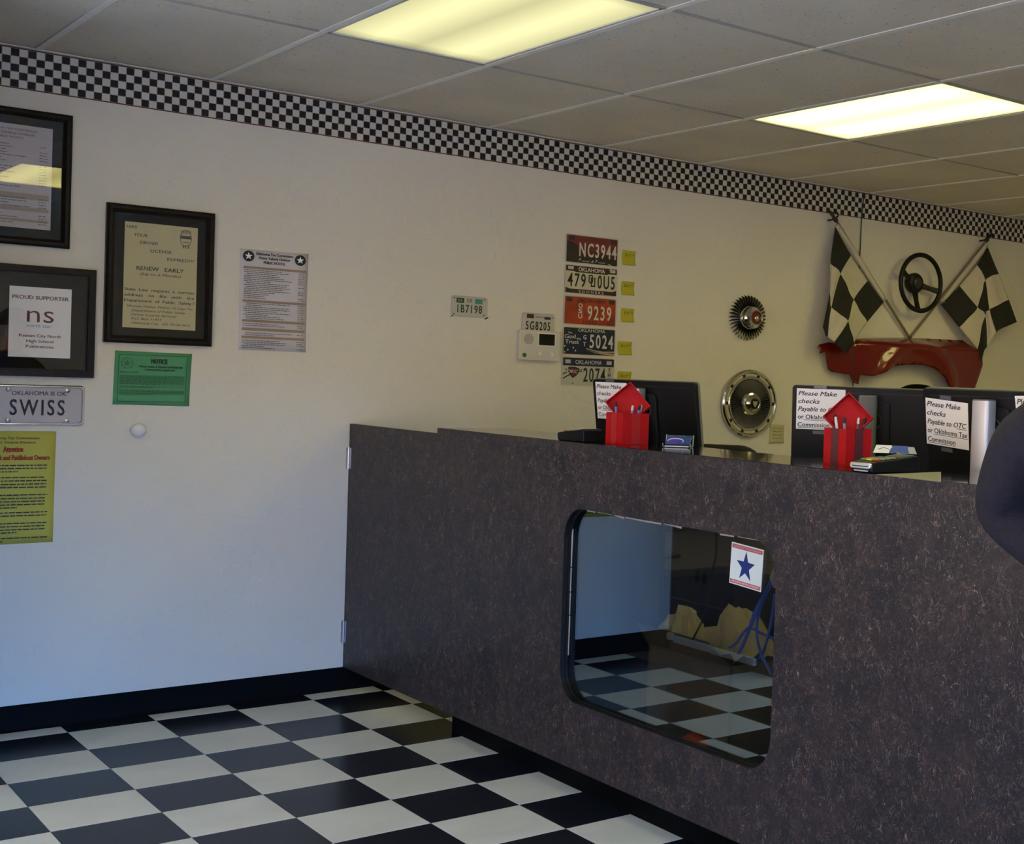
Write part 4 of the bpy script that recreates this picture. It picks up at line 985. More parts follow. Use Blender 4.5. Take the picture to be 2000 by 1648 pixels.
# --- crossed checkered flags
def c8(u, v, off): 
    p = px(1580 + u / 4.4548, 400 + v / 4.4548, 'y', -off); return p
M_pole = mat('flag_pole_wood', (.19, .15, .10), .5)
M_flag_w = mat('flag_white_cloth', (.60, .55, .44), .85, noise=(12, (.52, .47, .37), .3)); M_flag_b = mat('flag_black_cloth', (.012, .011, .009), .8)
def flag(label, top, bottom, grid, depth, sleeve):
    p0 = c8(*top, .05); p1 = c8(*bottom, .02)
    t = thing('checkered_flag', p1, label, 'flag', 'crossed checkered racing flags')
    part('pole', M_pole, t, lambda m: m.tube([p1, p0], .0085, 10), smooth=True)
    d = (p0 - p1).normalized()
    part('finial', mat('finial_black', (.02, .016, .012), .4), t, lambda m: m.tube([p0 - d * .012, p0 + d * .008, p0 + d * .022, p0 + d * .05, p0 + d * .075], [.012, .016, .009, .012, .001], 10), smooth=True)
    part('hook', M_black, t, lambda m: m.tube(crv([p0 + Vector((-.035, .03, -.005)), p0 + Vector((-.02, .005, .0)), p0 + Vector((.005, -.012, .02)), p0 + Vector((.02, .01, .045))], 5), .005, 6), smooth=True)
    # cloth: control net of photo points, each at its own distance off the wall
    net = [[c8(u, v, depth[j] + dd) for (u, v, dd) in row] for j, row in enumerate(grid)]
    N = 10; mbw = MB()
    def bil(i, j, s_, t_):
        # cubic through the net along both directions
        def cr(a, b, c, d_, x): return .5 * ((2 * b) + (c - a) * x + (2 * a - 5 * b + 4 * c - d_) * x * x + (3 * b - a - 3 * c + d_) * x ** 3)
        g = lambda jj, ii: net[max(0, min(3, jj))][max(0, min(3, ii))]
        rows = [cr(g(j + q, i - 1), g(j + q, i), g(j + q, i + 1), g(j + q, i + 2), s_) for q in (-1, 0, 1, 2)]
        return cr(*rows, t_)
    for j in range(3):
        for i in range(3):
            vv = []
            for b in range(N + 1):
                for a in range(N + 1):
                    p = bil(i, j, a / N, b / N); gi, gj = i + a / N, j + b / N
                    wav = .010 * (gj / 3) * math.sin(gi * 3.3 + gj * .8) + .004 * math.sin(gi * 9 + 1.3 * gj) * min(1, gj)
                    vv.append(p + Vector((0, -wav, 0)))
            ff = [(b * (N + 1) + a, b * (N + 1) + a + 1, (b + 1) * (N + 1) + a + 1, (b + 1) * (N + 1) + a) for b in range(N) for a in range(N)]
            mbw.add(vv, ff, M_flag_b if (i + j) % 2 == 0 else M_flag_w)
    cl = build('cloth', mbw, None, t, smooth=60); so = cl.modifiers.new('thick', 'SOLIDIFY'); so.thickness = .0012; so.offset = 0
    q0, q1 = c8(*sleeve[0], .058), c8(*sleeve[1], .036)
    part('sleeve', M_flag_w, t, lambda m: m.tube([q0, q0.lerp(q1, .3) + Vector((.0, -.004, 0)), q0.lerp(q1, .7), q1], [.013, .016, .016, .014], 10), smooth=True)
    for q, f_ in ((q0, .04), (q1, .02)): part('grommet', M_steel, t, lambda m: m.torus(Pl(q.lerp(q1 if q is q0 else q0, f_) + Vector((0, -.016, 0)), (1, 0, 0), (0, 0, 1)), 0, 0, 0, .008, .003, 14, 6), smooth=True)
GL1 = [[(228, 190, 0), (365, 440, 0), (510, 660, 0), (650, 845, 0)], [(180, 510, 0), (280, 600, .01), (385, 825, .01), (510, 1020, 0)],
       [(178, 725, -.02), (205, 890, .02), (330, 1010, .02), (400, 1200, 0)], [(118, 1060, -.03), (168, 1150, .0), (215, 1195, .015), (340, 1290, 0)]]
flag('black and white checkered flag on the left pole, above the red fender tip', (232, 130), (870, 1150), GL1, (.05, .08, .11, .140), ((240, 175), (655, 830)))
GL2 = [[(1553, 360, 0), (1462, 522, 0), (1310, 705, 0), (1150, 868, 0)], [(1645, 600, 0), (1540, 655, 0), (1462, 890, .01), (1310, 1065, 0)],
       [(1730, 825, 0), (1580, 910, .02), (1525, 965, -.02), (1475, 1258, 0)], [(1805, 1020, 0), (1635, 1110, .02), (1545, 1235, -.025), (1500, 1395, -.02)]]
flag('black and white checkered flag on the right pole, beside the steering wheel', (1545, 310), (885, 1150), GL2, (.05, .08, .11, .140), ((1548, 345), (1150, 850)))

# --- red car fender
def fender():
    L_ = [(100, 1240), (122, 1214), (200, 1196), (290, 1214), (392, 1214), (405, 1188), (432, 1165), (640, 1158), (860, 1155), (1130, 1165), (1395, 1178), (1425, 1215), (1478, 1290), (1484, 1390), (1462, 1480), (1432, 1610), (1425, 1680),
          (1225, 1680), (1195, 1600), (1150, 1500), (1105, 1450), (1060, 1420), (960, 1392), (840, 1388), (740, 1400), (660, 1430), (590, 1466), (530, 1490), (470, 1482), (442, 1481), (438, 1540), (386, 1526), (368, 1478), (232, 1455), (203, 1432), (186, 1362), (170, 1280), (122, 1296), (128, 1266)]
    OFF = .07
    P2 = [c8(u, v, OFF) for u, v in L_]; pts = [Vector((p.x, p.z)) for p in P2]
    # resample the boundary, scatter interior points, triangulate
    bd = []
    for i in range(len(pts)):
        a, b = pts[i], pts[(i + 1) % len(pts)]; n = max(1, int((b - a).length / .025))
        bd += [a.lerp(b, k / n) for k in range(n)]
    def inside(p):
        r_ = False
        for i in range(len(bd)):
            a, b = bd[i], bd[(i + 1) % len(bd)]
            if (a.y > p.y) != (b.y > p.y) and p.x < (b.x - a.x) * (p.y - a.y) / (b.y - a.y) + a.x: r_ = not r_
        return r_
    x0, x1 = min(p.x for p in bd), max(p.x for p in bd); y0, y1 = min(p.y for p in bd), max(p.y for p in bd)
    ins = []; st_ = .02; i = 0
    yy = y0
    while yy < y1:
        xx = x0 + (st_ / 2 if i % 2 else 0)
        while xx < x1:
            p = Vector((xx, yy))
            if inside(p) and min((p - q).length for q in bd) > st_ * .6: ins.append(p)
            xx += st_
        yy += st_ * .87; i += 1
    allp = bd + ins; ne = len(bd)
    v_, e_, f_, *_ = geometry.delaunay_2d_cdt(allp, [(i, (i + 1) % ne) for i in range(ne)], [], 1, 1e-5)
    ztop = c8(860, 1155, OFF).z; zcrease = ztop - .055; xa = c8(870, 1388, OFF).x; za = c8(870, 1388, OFF).y
    arch = c8(900, 1690, OFF); mb = MB()
    for p in v_:
        dz = ztop - p.y
        out = .105 * (1 - math.exp(-max(dz, 0) / .035)) + .02 * math.exp(-((p.y - zcrease) / .02) ** 2) - .18 * max(0, dz - .10) ** 1.2
        ra = math.hypot(p.x - arch.x, p.y - arch.z); out += .035 * math.exp(-((ra - .33) / .05) ** 2)
        fr = max(0, (c8(430, 1165, OFF).x + .10 - p.x) / .30); out -= .06 * min(1, fr)
        mb.v.append(Vector((p.x, -max(.012, out), p.y)))
    for f in f_: mb.f.append(list(f)); mb.mi.append(0)
    t = thing('car_fender', WALL(4.8, 1.45), 'glossy red car fender mounted on the wall under the crossed flags', 'car fender')
    M_car = mat('red_car_paint', (.15, .0025, .0025), .25, spec=.4, coat=.6)
    M_car.node_tree.nodes['Principled BSDF'].inputs['Coat Roughness'].default_value = .06
    o = build('fender_skin', mb, M_car, t, smooth=70); so = o.modifiers.new('thick', 'SOLIDIFY'); so.thickness = .003; so.offset = -1
    br = c8(412, 1508, .03)
    part('bracket', mat('red_bracket', (.16, .01, .012), .4), t, lambda m: m.prism(WALL.moved(br.x, br.z, 0, R(-8)), rect(-.026, .024, -.032, .034), .026, .030))
    for da, db in ((-.010, .012), (.010, -.002), (-.004, -.018)): part('bracket_hole', M_white, t, lambda m: m.flat(WALL.moved(br.x, br.z, 0, R(-8)), disc(da, db, .004, 10), .0306))
fender()
# --- tyre under the arch
ty = thing('tyre', WALL(4.852, .83), 'black round tyre on the wall in the fender arch, mostly behind monitors', 'tyre')
part('tread', M_rubber, ty, lambda m: m.lathe(WALL, 4.845, 1.145, [(.20, .005), (.26, .01), (.30, .02), (.318, .05), (.318, .10), (.30, .125), (.26, .13), (.20, .12)], 48), smooth=40)
part('rim_disc', M_steel, ty, lambda m: m.lathe(WALL, 4.845, 1.145, [(.205, .02), (.20, .105), (.17, .09), (.10, .10), (.05, .11), (.0001, .11)], 40), smooth=40)
# --- wall cable
wc = [px(1688, 377, 'y', -.006), px(1683, 425, 'y', -.006), px(1680, 490, 'y', -.008), px(1676, 560, 'y', -.010), px(1670, 648, 'y', -.015), px(1668, 668, 'y', -.060), px(1667, 684, 'y', -.128), px(1666, 712, 'y', -.128), px(1666, 740, 'y', -.085), px(1666, 760, 'y', -.03), px(1668, 900, 'y', -.02)]
mb = MB(); mb.tube(crv(wc, 6), .0035, 6); tag(build('hanging_cable', mb, mat('dark_blue_cable', (.02, .022, .05), .5), None, smooth=True, origin=wc[-1]), 'thin dark cable hanging from the checkered border across the red fender', 'cable')

# ================================================================== THINGS ON AND BEHIND THE COUNTER
CT_Z = 1.2122
def gift_box(near, size, hgt, label, lid_deg, lid_off, pens, ribbon_c):
    """open square box; near = corner nearest the camera; sides run +y and +x from it"""
    x, y = near; t = thing('pen_box', (x + size / 2, y + size / 2, CT_Z), label, 'pen holder', 'red gift box pen holders'); w_ = .003
    def body(m):
        z0, z1 = CT_Z, CT_Z + hgt
        m.box(UP, x, x + size, y, y + size, z0, z0 + w_); m.box(UP, x, x + w_, y, y + size, z0 + w_, z1); m.box(UP, x + size - w_, x + size, y, y + size, z0 + w_, z1)
        m.box(UP, x + w_, x + size - w_, y, y + w_, z0 + w_, z1); m.box(UP, x + w_, x + size - w_, y + size - w_, y + size, z0 + w_, z1)
    part('box_body', M_red, t, body)
    rw = size * .16
    part('ribbon', ribbon_c, t, lambda m: m.box(UP, x - .0012, x, y + size / 2 - rw, y + size / 2 + rw, CT_Z + .0005, CT_Z + hgt))
    part('ribbon', ribbon_c, t, lambda m: m.box(UP, x + size / 2 - rw, x + size / 2 + rw, y - .0012, y, CT_Z + .0005, CT_Z + hgt))
    # lid stands on its corner behind the pens, facing the lobby
    ctr_ = Vector((x + size * .60, y + size * .62, CT_Z + hgt + lid_off)); vd = Vector((c_f.x, c_f.y, 0)).normalized()
    u0 = Vector((vd.y, -vd.x, 0)); v0 = (Vector((0, 0, 1)) + vd * .18).normalized()
    P = Pl(ctr_, u0, v0).moved(0, 0, 0, R(lid_deg)); s2 = size * .53
    def lid(m):
        m.box(P, -s2, s2, -s2, s2, -.002, .0); m.box(P, -s2, -s2 + w_, -s2, s2, 0, .020); m.box(P, s2 - w_, s2, -s2, s2, 0, .020); m.box(P, -s2 + w_, s2 - w_, -s2, -s2 + w_, 0, .020); m.box(P, -s2 + w_, s2 - w_, s2 - w_, s2, 0, .020)
    part('lid', M_red, t, lid)
    for i, (fx, fy, lx, ly, ln, cm) in enumerate(pens):
        b = Vector((x + size * fx, y + size * fy, CT_Z + .006)); d = Vector((lx, ly, 1)).normalized()
        pn = thing('pen', b, ('%s pen, %s in the red box %s' % (cm[1], cm[2], 'nearest the wall' if near[1] > -2.5 else 'beside the card terminal')), 'pen', 'pens in the red boxes')
        part('barrel', cm[0], pn, lambda m: m.tube([b, b + d * (ln - .018)], .0042, 8), smooth=True)
        part('cap', M_silver if i % 2 else M_ink, pn, lambda m: m.tube([b + d * (ln - .018), b + d * (ln - .003), b + d * ln], [.0046, .0046, .0025], 8), smooth=True)
M_lav = mat('lavender_pen', (.20, .17, .50), .4); M_slate = mat('slate_pen', (.22, .25, .33), .4); M_dkpen = mat('dark_pen', (.03, .03, .035), .4); M_wpen = mat('white_pen', (.65, .63, .62), .4); M_maro = mat('maroon_pen', (.16, .03, .04), .4)
gift_box((1.468, -2.112), .104, .107, 'dark red gift box of pens with tilted lid, nearest the wall', 42, .026,
         [(.25, .72, -.05, .02, .138, (M_lav, 'lavender', 'standing alone')), (.42, .30, .10, -.02, .128, (M_slate, 'grey', 'left of the bunch')), (.52, .30, .22, -.06, .132, (M_lav, 'blue-violet', 'in the bunch')), (.60, .34, .22, -.06, .132, (M_slate, 'slate', 'right of the bunch'))], mat('red_ribbon', (.42, .012, .018), .35))
gift_box((1.556, -3.153), .098, .103, 'bright red gift box with brown ribbon and tilted lid, beside the card terminal', 45, .030,
         [(.30, .60, -.08, .12, .138, (M_dkpen, 'dark', 'leaning out leftmost')), (.30, .52, -.10, .14, .132, (M_wpen, 'white', 'leaning left')), (.38, .45, -.02, .05, .130, (M_slate, 'grey', 'upright in the middle')), (.60, .30, .10, .0, .130, (M_maro, 'maroon', 'right of the middle')), (.70, .28, .16, -.04, .130, (M_dkpen, 'black', 'rightmost'))], M_darkred)

# --- card terminals
def terminal(o, ux, label, L_=.175, W_=.082):
    """o = front left foot corner, ux = direction of the long axis; wedge that rises to the back"""
    ux = Vector(ux).normalized(); P = Pl(o, ux, Vector((-ux.y, ux.x, 0)))       # a along, b to the left, c up
    t = thing('card_terminal', P(L_ / 2, W_ / 2), label, 'card terminal', 'card terminals on the counter')
    def body(m):
        prof = [(0, .004), (.004, .0), (L_, .0), (L_, .040), (L_ * .93, .044), (L_ * .62, .037), (.02, .030), (0, .026)]
        v = [P(a, b, c) for b in (0, W_) for a, c in prof]; n = len(prof)
        m.add(v, [(i, (i + 1) % n, n + (i + 1) % n, n + i) for i in range(n)] + [tuple(range(n))[::-1], tuple(range(n, 2 * n))])
    part('case', M_black, t, body, bevel=.003)
    part('nose', mat('bright_nose', (.72, .72, .70), .18, .8), t, lambda m: m.prism(Pl(P(0, 0), -P.v, P.n), rrect(-W_ + .001, -.001, .010, .026, .006, 4), -.004, .006), bevel=.002)
    part('card_slot', M_ink, t, lambda m: m.box(Pl(P(0, 0), -P.v, P.n), -W_ + .010, -.010, .0155, .018, .006, .0066))
    part('lower_lip', M_silver, t, lambda m: m.box(Pl(P(0, 0), -P.v, P.n), -W_ + .014, -.014, .003, .006, 0, .003))
    sl = math.atan2(.007, L_ * .62 - .02)
    T_ = Pl(P(.02, 0, .0303), (ux * math.cos(sl) + Vector((0, 0, math.sin(sl)))), P.v)
    cols = (mat('key_red', (.50, .05, .02), .5), mat('key_yellow', (.62, .52, .04), .5), mat('key_green', (.08, .35, .05), .5))
    for i in range(4):
        for j in range(3):
            part('key', cols[j] if i == 0 else mat('key_olive', (.26, .27, .16), .5), t, lambda m: m.box(T_, .004 + i * .019, .018 + i * .019, .009 + j * .023, .027 + j * .023, .0005, .004), bevel=.001)
    part('screen', mat('terminal_screen', (.30, .33, .26), .2), t, lambda m: m.box(Pl(P(L_ * .66, 0, .0385), ux + Vector((0, 0, .13)), P.v), .0, .045, .010, W_ - .010, .0, .0015))
    return t, P
terminal((1.396, -3.441, CT_Z), (1, 0, 0), 'black card terminal with chrome nose and fanned cards on it, near the dark sleeve')
terminal((1.405, -1.795, CT_Z), (.10, -1, 0), 'black card terminal lying sideways left of the first red pen box', .150, .080)
# cards on the terminal
M_cardw = mat('white_card', (.72, .72, .74), .5); M_cardb = mat('blue_card', (.03, .07, .30), .4)
cb = Vector((1.50, -3.40, CT_Z + .050))
def loose_card(off, yaw, tilt, material, label):
    P = Pl(cb + Vector(off), Vector((math.cos(R(yaw)), math.sin(R(yaw)), 0)), Vector((-math.sin(R(yaw)) * math.cos(R(tilt)), math.cos(R(yaw)) * math.cos(R(tilt)), math.sin(R(tilt)))))
    o = part('business_card', material, None, lambda m: m.prism(P, [(-.027, -.022), (.027, -.022), (.022, .022), (-.020, .022)], 0, .0006), origin=P(0, -.022)); return tag(o, label, 'card', 'business cards by the terminal'), P
u45 = -44
o, P = loose_card((-.014, .014, .010), u45, 26, M_cardw, 'white business card with a dark loop mark propped on the card terminal')
mb = MB(); mb.tube([P(-.014 + .03 * i / 16, -.004 + .010 * math.sin(math.pi * i / 16), .0009) for i in range(17)], .0009, 4); lo = build('loop_mark', mb, M_ink, None, origin=ORG[o]); lo.parent = o; lo.location = (0, 0, 0)
loose_card((.016, -.016, .010), u45, 24, M_cardb, 'blue business card fanned behind the white one on the card terminal')
loose_card((.030, -.030, .0085), u45 + 4, 22, mat('grey_card', (.30, .33, .36), .4), 'grey business card at the back of the fan on the card terminal')
# thin cream triangle at the counter edge
A_, B_, C_ = px(1712, 927, 'z', CT_Z), px(1838, 922, 'z', CT_Z), px(1838, 942, 'z', CT_Z)
mb = MB(); mb.prism(Pl((0, 0, CT_Z), (1, 0, 0), (0, 1, 0)), [(A_.x, A_.y), (B_.x, B_.y), (C_.x + .004, C_.y + .004)], .0002, .0012)
tag(build('cream_triangle', mb, mat('cream_dull', (.24, .23, .16), .7), None, origin=(A_ + B_ + C_) / 3), 'thin cream triangle lying flat on the black counter top', 'paper')
# --- acrylic card holder
hc = Vector((1.592, -2.262, CT_Z)); vd = Vector((c_f.x, c_f.y, 0)).normalized(); HU = Vector((vd.y, -vd.x, 0))
HP = Pl(hc, HU, Vector((0, 0, 1)))                 # a to the right, b up, c towards the viewer
ch = thing('card_holder', hc, 'clear acrylic card holder with blue cards on the black counter top', 'card holder')
M_acr = glass_material('clear_acrylic', (.85, .95, .9), .10, .90)
def holder(m):
    pr = [(.030, .012), (.028, .004), (.020, .0012), (-.014, .0012), (-.022, .006), (-.034, .038)]
    for k in range(len(pr) - 1):
        (c0, b0), (c1, b1) = pr[k], pr[k + 1]; dx, dz = c1 - c0, b1 - b0; l_ = math.hypot(dx, dz); nx, nz = -dz / l_ * .0016, dx / l_ * .0016
        m.add([HP(a, b + z_, c + x_) for a in (-.046, .046) for (c, b, x_, z_) in ((c0, b0, 0, 0), (c1, b1, 0, 0), (c1, b1, -nx, -nz), (c0, b0, -nx, -nz))], [(0, 1, 2, 3), (7, 6, 5, 4), (0, 4, 5, 1), (1, 5, 6, 2), (2, 6, 7, 3), (3, 7, 4, 0)])
part('tray', M_acr, ch, holder)
M_edge = mat('acrylic_edge', (.42, .50, .46), .2)
for a in (-.046, .046):
    part('side_edge', M_edge, ch, lambda m: m.tube(crv([HP(a, .014, .031), HP(a, .004, .028), HP(a, .002, .016), HP(a, .002, -.012), HP(a, .007, -.022), HP(a, .040, -.034)], 4), .0014, 6), smooth=True)
part('front_edge', mat('acrylic_front', (.75, .78, .78), .2), ch, lambda m: m.tube([HP(-.04, .0035, .029), HP(.04, .0035, .029)], .0022, 6), smooth=True)
CP = Pl(HP(0, .006, .022), HU, Vector((0, 0, 1)) * .50 + vd * .86)
cs = part('card_stack', M_cardb, ch, lambda m: m.box(CP, -.040, .040, 0, .050, -.004, .004))
part('purple_panel', mat('purple_print', (.10, .05, .40), .4), cs, lambda m: m.flat(CP, [(-.040, .001), (-.004, .001), (.006, .034), (-.040, .034)], .0046))
part('swoosh', M_white, cs, lambda m: m.tube([CP(-.008 + .026 * math.cos(t_), .022 + .014 * math.sin(t_), .005) for t_ in [R(-30 + 220 * i / 14) for i in range(15)]], .0016, 5))

# --- monitors seen from behind
SH = (('Please Make', .136, 1), ('checks', .076, 1), ('Payable to OTC', .158, 1), ('or Oklahoma Tax', .161, 0), ('Commission', .112, 0))
def monitor(cx_, cy_, ztop, facing, label, papers, tilt=8, W_=.545, H_=.335, colz=None, col_mat=M_silver):
    """facing = compass angle (deg) of the back's outward normal in the floor plane; cx_, cy_ = centre of the back at mid height"""
    n = Vector((math.cos(R(facing)), math.sin(R(facing)), 0)); u = Vector((-n.y, n.x, 0)); v = (Vector((0, 0, 1)) * math.cos(R(tilt)) + n * math.sin(R(tilt)))
    P = Pl(Vector((cx_, cy_, ztop)) - v * (H_ / 2), u, v)                       # a right as seen from behind, b up, c out of the back
    desk_z = .7602
    t = thing('monitor', (cx_ - n.x * .02, cy_ - n.y * .02, desk_z), label, 'monitor', 'black monitors behind the counter')
    part('back_shell', M_black, t, lambda m: m.prism(P, rrect(-W_ / 2, W_ / 2, -H_ / 2, H_ / 2, .012), -.016, 0), bevel=.004)
    part('back_bulge', M_black, t, lambda m: m.prism(P, rrect(-.062, .075, -H_ * .36, H_ * .36, .02), 0, .010), bevel=.005)
    part('bezel', mat('bezel_grey', (.20, .20, .17), .35), t, lambda m: m.prism(P, rrect(-W_ / 2 - .001, W_ / 2 + .001, -H_ / 2 - .001, H_ / 2 + .0015, .012), -.026, -.016))
    part('screen', mat('lcd_glass', (.01, .01, .012), .15), t, lambda m: m.prism(P, rect(-W_ / 2 + .012, W_ / 2 - .012, -H_ / 2 + .014, H_ / 2 - .012), -.0268, -.026))
    part('vent_slot', M_ink, t, lambda m: m.box(P, -W_ * .44, W_ * .44, H_ / 2 - .022, H_ / 2 - .018, -.0005, .0006))
    part('logo_ring', mat('logo_grey', (.055, .055, .05), .4), t, lambda m: m.torus(P, .012, .055, .0102, .032, .0018, 32, 6), smooth=True)
    text_part(t, mat('logo_grey', (.055, .055, .05), .4), P, 'DELL', .012, .051, .011, .040, .0108, align='C', bold=.02, name='logo_lettering')
    # stand column, nearer to the lobby than the back
    b0 = P(0, 0, 0); top = colz or ztop - .03; Q = Pl((b0.x + n.x * .050, b0.y + n.y * .050, desk_z), u, n * -1)   # a right, b away from lobby, c up
    part('stand_column', col_mat, t, lambda m: m.prism(Q, rrect(-.032, .032, -.022, .022, .010, 5), .012, top - desk_z), smooth=30)
    part('column_cap', mat('cap_grey', (.16, .16, .13), .35), t, lambda m: m.prism(Q, rrect(-.031, .031, -.021, .021, .010, 5), top - desk_z, top - desk_z + .004))
    part('stand_arm', M_black, t, lambda m: m.box(Q, -.025, .025, .022, .042, .40, .50))
    part('stand_base', M_black, t, lambda m: m.prism(Q, rrect(-.13, .13, -.05, .15, .03), 0, .012))
    for (pa, pb, ang, plab) in papers:
        S = P.moved(-W_ / 2 + pa, H_ / 2 - pb, .0005, R(ang)); w_, h_ = .172, .143
        s_ = thing('paper_sign', S(w_ / 2, -h_), plab, 'sign', 'payable-to signs taped on the monitors')
        part('sheet', M_paper, s_, lambda m: m.box(S, 0, w_, -h_, 0, .0004, .0010))
        for k, (line, wd, ital) in enumerate(SH):
            bz = -.024 - k * .0275
            text_part(s_, M_ink, S, line, .006, bz, .0160, wd, .0013, bold=.022 if ital else .018, shear=.28 if ital else 0)
            un = {2: (.124, .165), 3: (.028, .168), 4: (.006, .118)}.get(k)
            if un: part('underline', M_ink, s_, lambda m: m.flat(S, rect(un[0], un[1], bz - .0045, bz - .0030), .0012))
        for a, b in ((.060, .006), (.060, -h_ - .012)): part('tape', mat('clear_tape', (.12, .12, .13), .25), s_, lambda m: m.box(S, a, a + .045, b - .004, b + .008, .0011, .0014))
    return t
FA = math.degrees(math.atan2(-c_f.y, -c_f.x))      # facing straight back at the camera
monitor(1.827, -1.663, 1.428, FA - 34, 'black monitor seen from behind nearest the wall, above the first red box', [(.018, .010, 0, 'white checks-payable sign on the monitor nearest the wall')])
monitor(2.176, -2.563, 1.434, FA - 4, 'black monitor seen from behind the bright red pen box', [(.016, .010, 0, 'white checks-payable sign left of the bright red pen box')], tilt=4, col_mat=mat('silver_plastic_shaded', (.10, .10, .09), .4))  # column is the same silver plastic, its shading put into a darker colour
monitor(1.901, -3.384, 1.440, 180 + 2, 'black monitor with a silver stand column, beside the dark sleeve', [(.014, .028, -4, 'white checks-payable sign left of the silver stand column'), (.368, .012, 2, 'white checks-payable sign cut off by the dark sleeve')], tilt=10)

# --- office chair behind the counter
oc = thing('office_chair', (2.98, -.62, 0), 'black office chair behind the counter, its top showing below the chrome hubcap', 'chair')
OP = Pl((2.98, -.62, 0), (.72, -.69, 0), (0, 0, 1))    # backrest faces the lobby
M_fab = mat('black_upholstery', (.012, .012, .013), .8)
def backrest(m):
    n = 10; vv = []
    out = rrect(-.235, .235, .60, 1.135, .13, 8)
    m.prism(OP, out, .20, .25)
part('backrest', M_fab, oc, backrest, bevel=.018)
part('seat', M_fab, oc, lambda m: m.prism(Pl((2.98, -.62, .44), OP.u, OP.n), rrect(-.25, .25, -.24, .24, .08, 5), -.02, .06), bevel=.02)
part('back_strut', M_black, oc, lambda m: m.tube(crv([OP(0, .44, .02), OP(0, .46, .20), OP(0, .56, .27), OP(0, .75, .262)], 5), .018, 8), smooth=True)
part('gas_column', M_steel, oc, lambda m: m.tube([OP(0, .09, 0), OP(0, .43, 0)], .025, 12), smooth=True)
for i in range(5):
    a = R(72 * i); e = Vector((2.98 + .29 * math.cos(a), -.62 + .29 * math.sin(a), .075))
    lg = part('base_leg', M_black, oc, lambda m: m.tube([OP(0, .10, 0), e], [.028, .017], 8), smooth=True)
    part('caster', M_black, lg, lambda m: m.lathe(Pl(e - Vector((0, 0, .045)), (math.cos(a), math.sin(a), 0), (0, 0, 1)), 0, 0, [(.0001, -.02), (.028, -.02), (.0295, 0), (.028, .02), (.0001, .02)], 16), smooth=30)

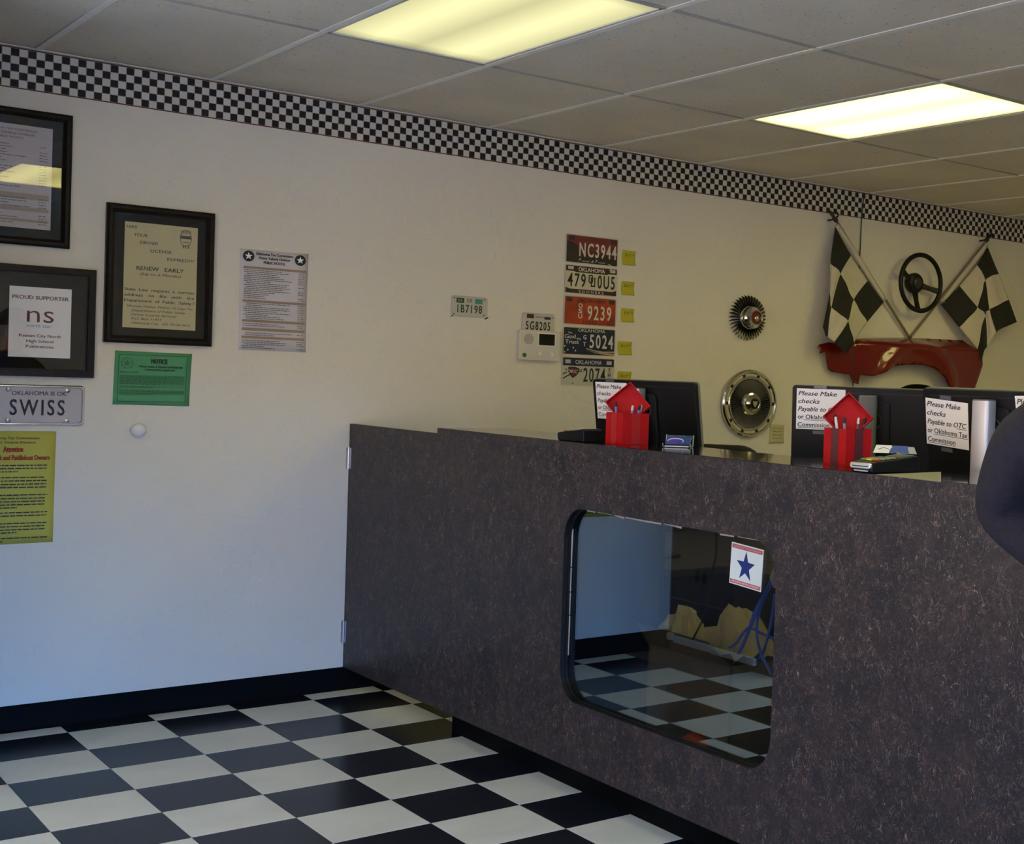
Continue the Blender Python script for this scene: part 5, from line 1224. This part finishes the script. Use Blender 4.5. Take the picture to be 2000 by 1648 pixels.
# --- customer at the counter: only the bent elbow reaches into the picture
def person():
    V = []; Rr = []; E_ = []
    def add(p, r_, parent=None, ry=None):
        V.append(Vector(p)); Rr.append((r_, ry or r_)); i = len(V) - 1
        if parent is not None: E_.append((parent, i))
        return i
    pel = add((.92, -4.69, .96), .150, None, .120); sp1 = add((.925, -4.69, 1.10), .150, pel, .115); ch_ = add((.94, -4.69, 1.28), .165, sp1, .120); up = add((.945, -4.69, 1.40), .135, ch_, .10)
    nk = add((.965, -4.69, 1.485), .062, up); jaw = add((.985, -4.69, 1.56), .070, nk); hd = add((.995, -4.69, 1.645), .094, jaw, .080); tp = add((.985, -4.69, 1.715), .070, hd, .062)
    nose = add((1.085, -4.69, 1.615), .012, hd)
    for s_ in (1, -1):
        sh_ = add((.955, -4.69 + s_ * .205, 1.415), .074, up)
        if s_ > 0: arm = [((1.02, -4.290, 1.345), .072), ((1.075, -4.178, 1.200), .064), ((1.115, -4.285, 1.125), .060), ((1.130, -4.445, 1.055), .044), ((1.130, -4.49, 1.035), .033)]
        else: arm = [((.99, -4.95, 1.30), .062), ((1.02, -4.995, 1.185), .058), ((1.16, -4.96, 1.235), .052), ((1.33, -4.92, 1.262), .042), ((1.375, -4.91, 1.262), .033)]
        pr_ = sh_
        for p, r_ in arm: pr_ = add(p, r_, pr_)
        wr = Vector(arm[-1][0]); fd = (wr - Vector(arm[-3][0])).normalized() if s_ < 0 else Vector((0, -1, -.25)).normalized(); sd = fd.cross(Vector((0, 0, 1))).normalized() if s_ < 0 else Vector((1, 0, 0)) * 0 + Vector((.1, 0, -1)).normalized()
        if s_ < 0: fd = Vector((1, .05, -.18)).normalized(); sd = Vector((0, -1, 0))
        palm = add(wr + fd * .055, .033, pr_, .020)
        for k, ln in zip((-1.5, -.5, .5, 1.5), (.062, .074, .070, .054)):
            b = wr + fd * .085 + sd * k * .019; q = add(b, .0092, palm); q = add(b + fd * ln * .5 + Vector((0, 0, -.004)), .0085, q); add(b + fd * ln + Vector((0, 0, -.014)), .0078, q)
        q = add(wr + fd * .045 + sd * -.036, .012, palm); add(wr + fd * .085 + sd * -.050 + Vector((0, 0, -.008)), .0095, q)
        hp = add((.925, -4.69 + s_ * .095, .88), .105, pel); kn = add((.95, -4.69 + s_ * .105, .50), .070, hp); sh2 = add((.93, -4.69 + s_ * .105, .32), .060, kn); an = add((.915, -4.69 + s_ * .105, .10), .047, sh2)
        he = add((.905, -4.69 + s_ * .105, .045), .042, an); add((1.01, -4.69 + s_ * .115, .042), .042, he); add((1.09, -4.69 + s_ * .12, .034), .032, len(V) - 1)
        add((.985, -4.69 + s_ * .090, 1.632), .014, hd)
    me = bpy.data.meshes.new('person'); me.from_pydata([tuple(v) for v in V], E_, [])
    o = bpy.data.objects.new('person', me); col.objects.link(o)
    sk = o.modifiers.new('skin', 'SKIN'); sk.use_smooth_shade = True; sk.branch_smoothing = .6
    for i, d in enumerate(me.skin_vertices[0].data): d.radius = Rr[i]; d.use_root = (i == 0)
    sb = o.modifiers.new('sub', 'SUBSURF'); sb.levels = 2; sb.render_levels = 2
    dg = bpy.context.evaluated_depsgraph_get(); fin_ = bpy.data.meshes.new_from_object(o.evaluated_get(dg))
    o.modifiers.clear(); o.data = fin_; bpy.data.meshes.remove(me)
    base = Vector((.95, -4.69, min(v.co.z for v in fin_.vertices)))
    for v in fin_.vertices: v.co -= base
    for v in fin_.vertices:                               # broaden the trunk; the arms keep their place
        dy = v.co.y; z = v.co.z
        if .74 < z < 1.44 and abs(dy) < .20 and abs(v.co.x) < .16:
            v.co.y = dy * (1 + .24 * min(1, (z - .74) / .16) * min(1, (1.44 - z) / .12) * min(1, (.20 - abs(dy)) / .06)); v.co.x *= 1 + .12 * min(1, (z - .74) / .16) * min(1, (1.44 - z) / .12)
    o.location = (base.x, base.y, 0); ORG[o] = Vector((base.x, base.y, 0))
    ms = [mat('charcoal_sweatshirt', (.028, .027, .038), .95, spec=.1, noise=(60, (.037, .036, .049), .3), bump=(240, .5)), mat('blue_jeans', (.03, .045, .10), .9), mat('skin', (.45, .27, .19), .55), mat('shoe_leather', (.02, .018, .016), .5)]
    fin_.materials.clear()
    for q in ms: fin_.materials.append(q)
    for p in fin_.polygons:
        c = p.center + base; z = c.z; r_ = 0
        if z < .11: r_ = 3
        elif z < .93 and c.y < -4.38: r_ = 1
        if z > 1.475: r_ = 2
        if c.x > 1.36 and c.y < -4.79: r_ = 2
        if c.y < -4.475 and c.x > 1.09 and z < 1.09 and z > .93 and c.y > -4.66: r_ = 2
        p.material_index = r_; p.use_smooth = True
    tag(o, 'person in a charcoal sweatshirt with a bent elbow leaning in at the right edge', 'person')
    hair = MB(); HC = Pl((.980, -4.69, 1.655), (1, 0, 0), (0, 1, 0))
    hair.lathe(HC, 0, 0, [(.101 * math.cos(t_), .105 * math.sin(t_)) for t_ in [R(-10 + 100 * i / 10) for i in range(11)]], 28, sc=.87)
    build('hair', hair, mat('dark_hair', (.02, .014, .01), .7), o, smooth=True)
    for s_ in (1, -1):
        e = MB(); e.lathe(Pl((1.066, -4.69 + s_ * .030, 1.648), (0, 1, 0), (0, 0, 1)), 0, 0, [(.011 * math.sin(t_), -.011 * math.cos(t_)) for t_ in [math.pi * i / 8 for i in range(9)]], 12); build('eye', e, mat('eye_white', (.6, .58, .55), .2), o, smooth=True)
    mo_ = MB(); mo_.tube([(1.066, -4.665, 1.575), (1.074, -4.69, 1.573), (1.066, -4.715, 1.575)], .006, 6); build('mouth', mo_, mat('lips', (.30, .12, .10), .5), o, smooth=True)
person()
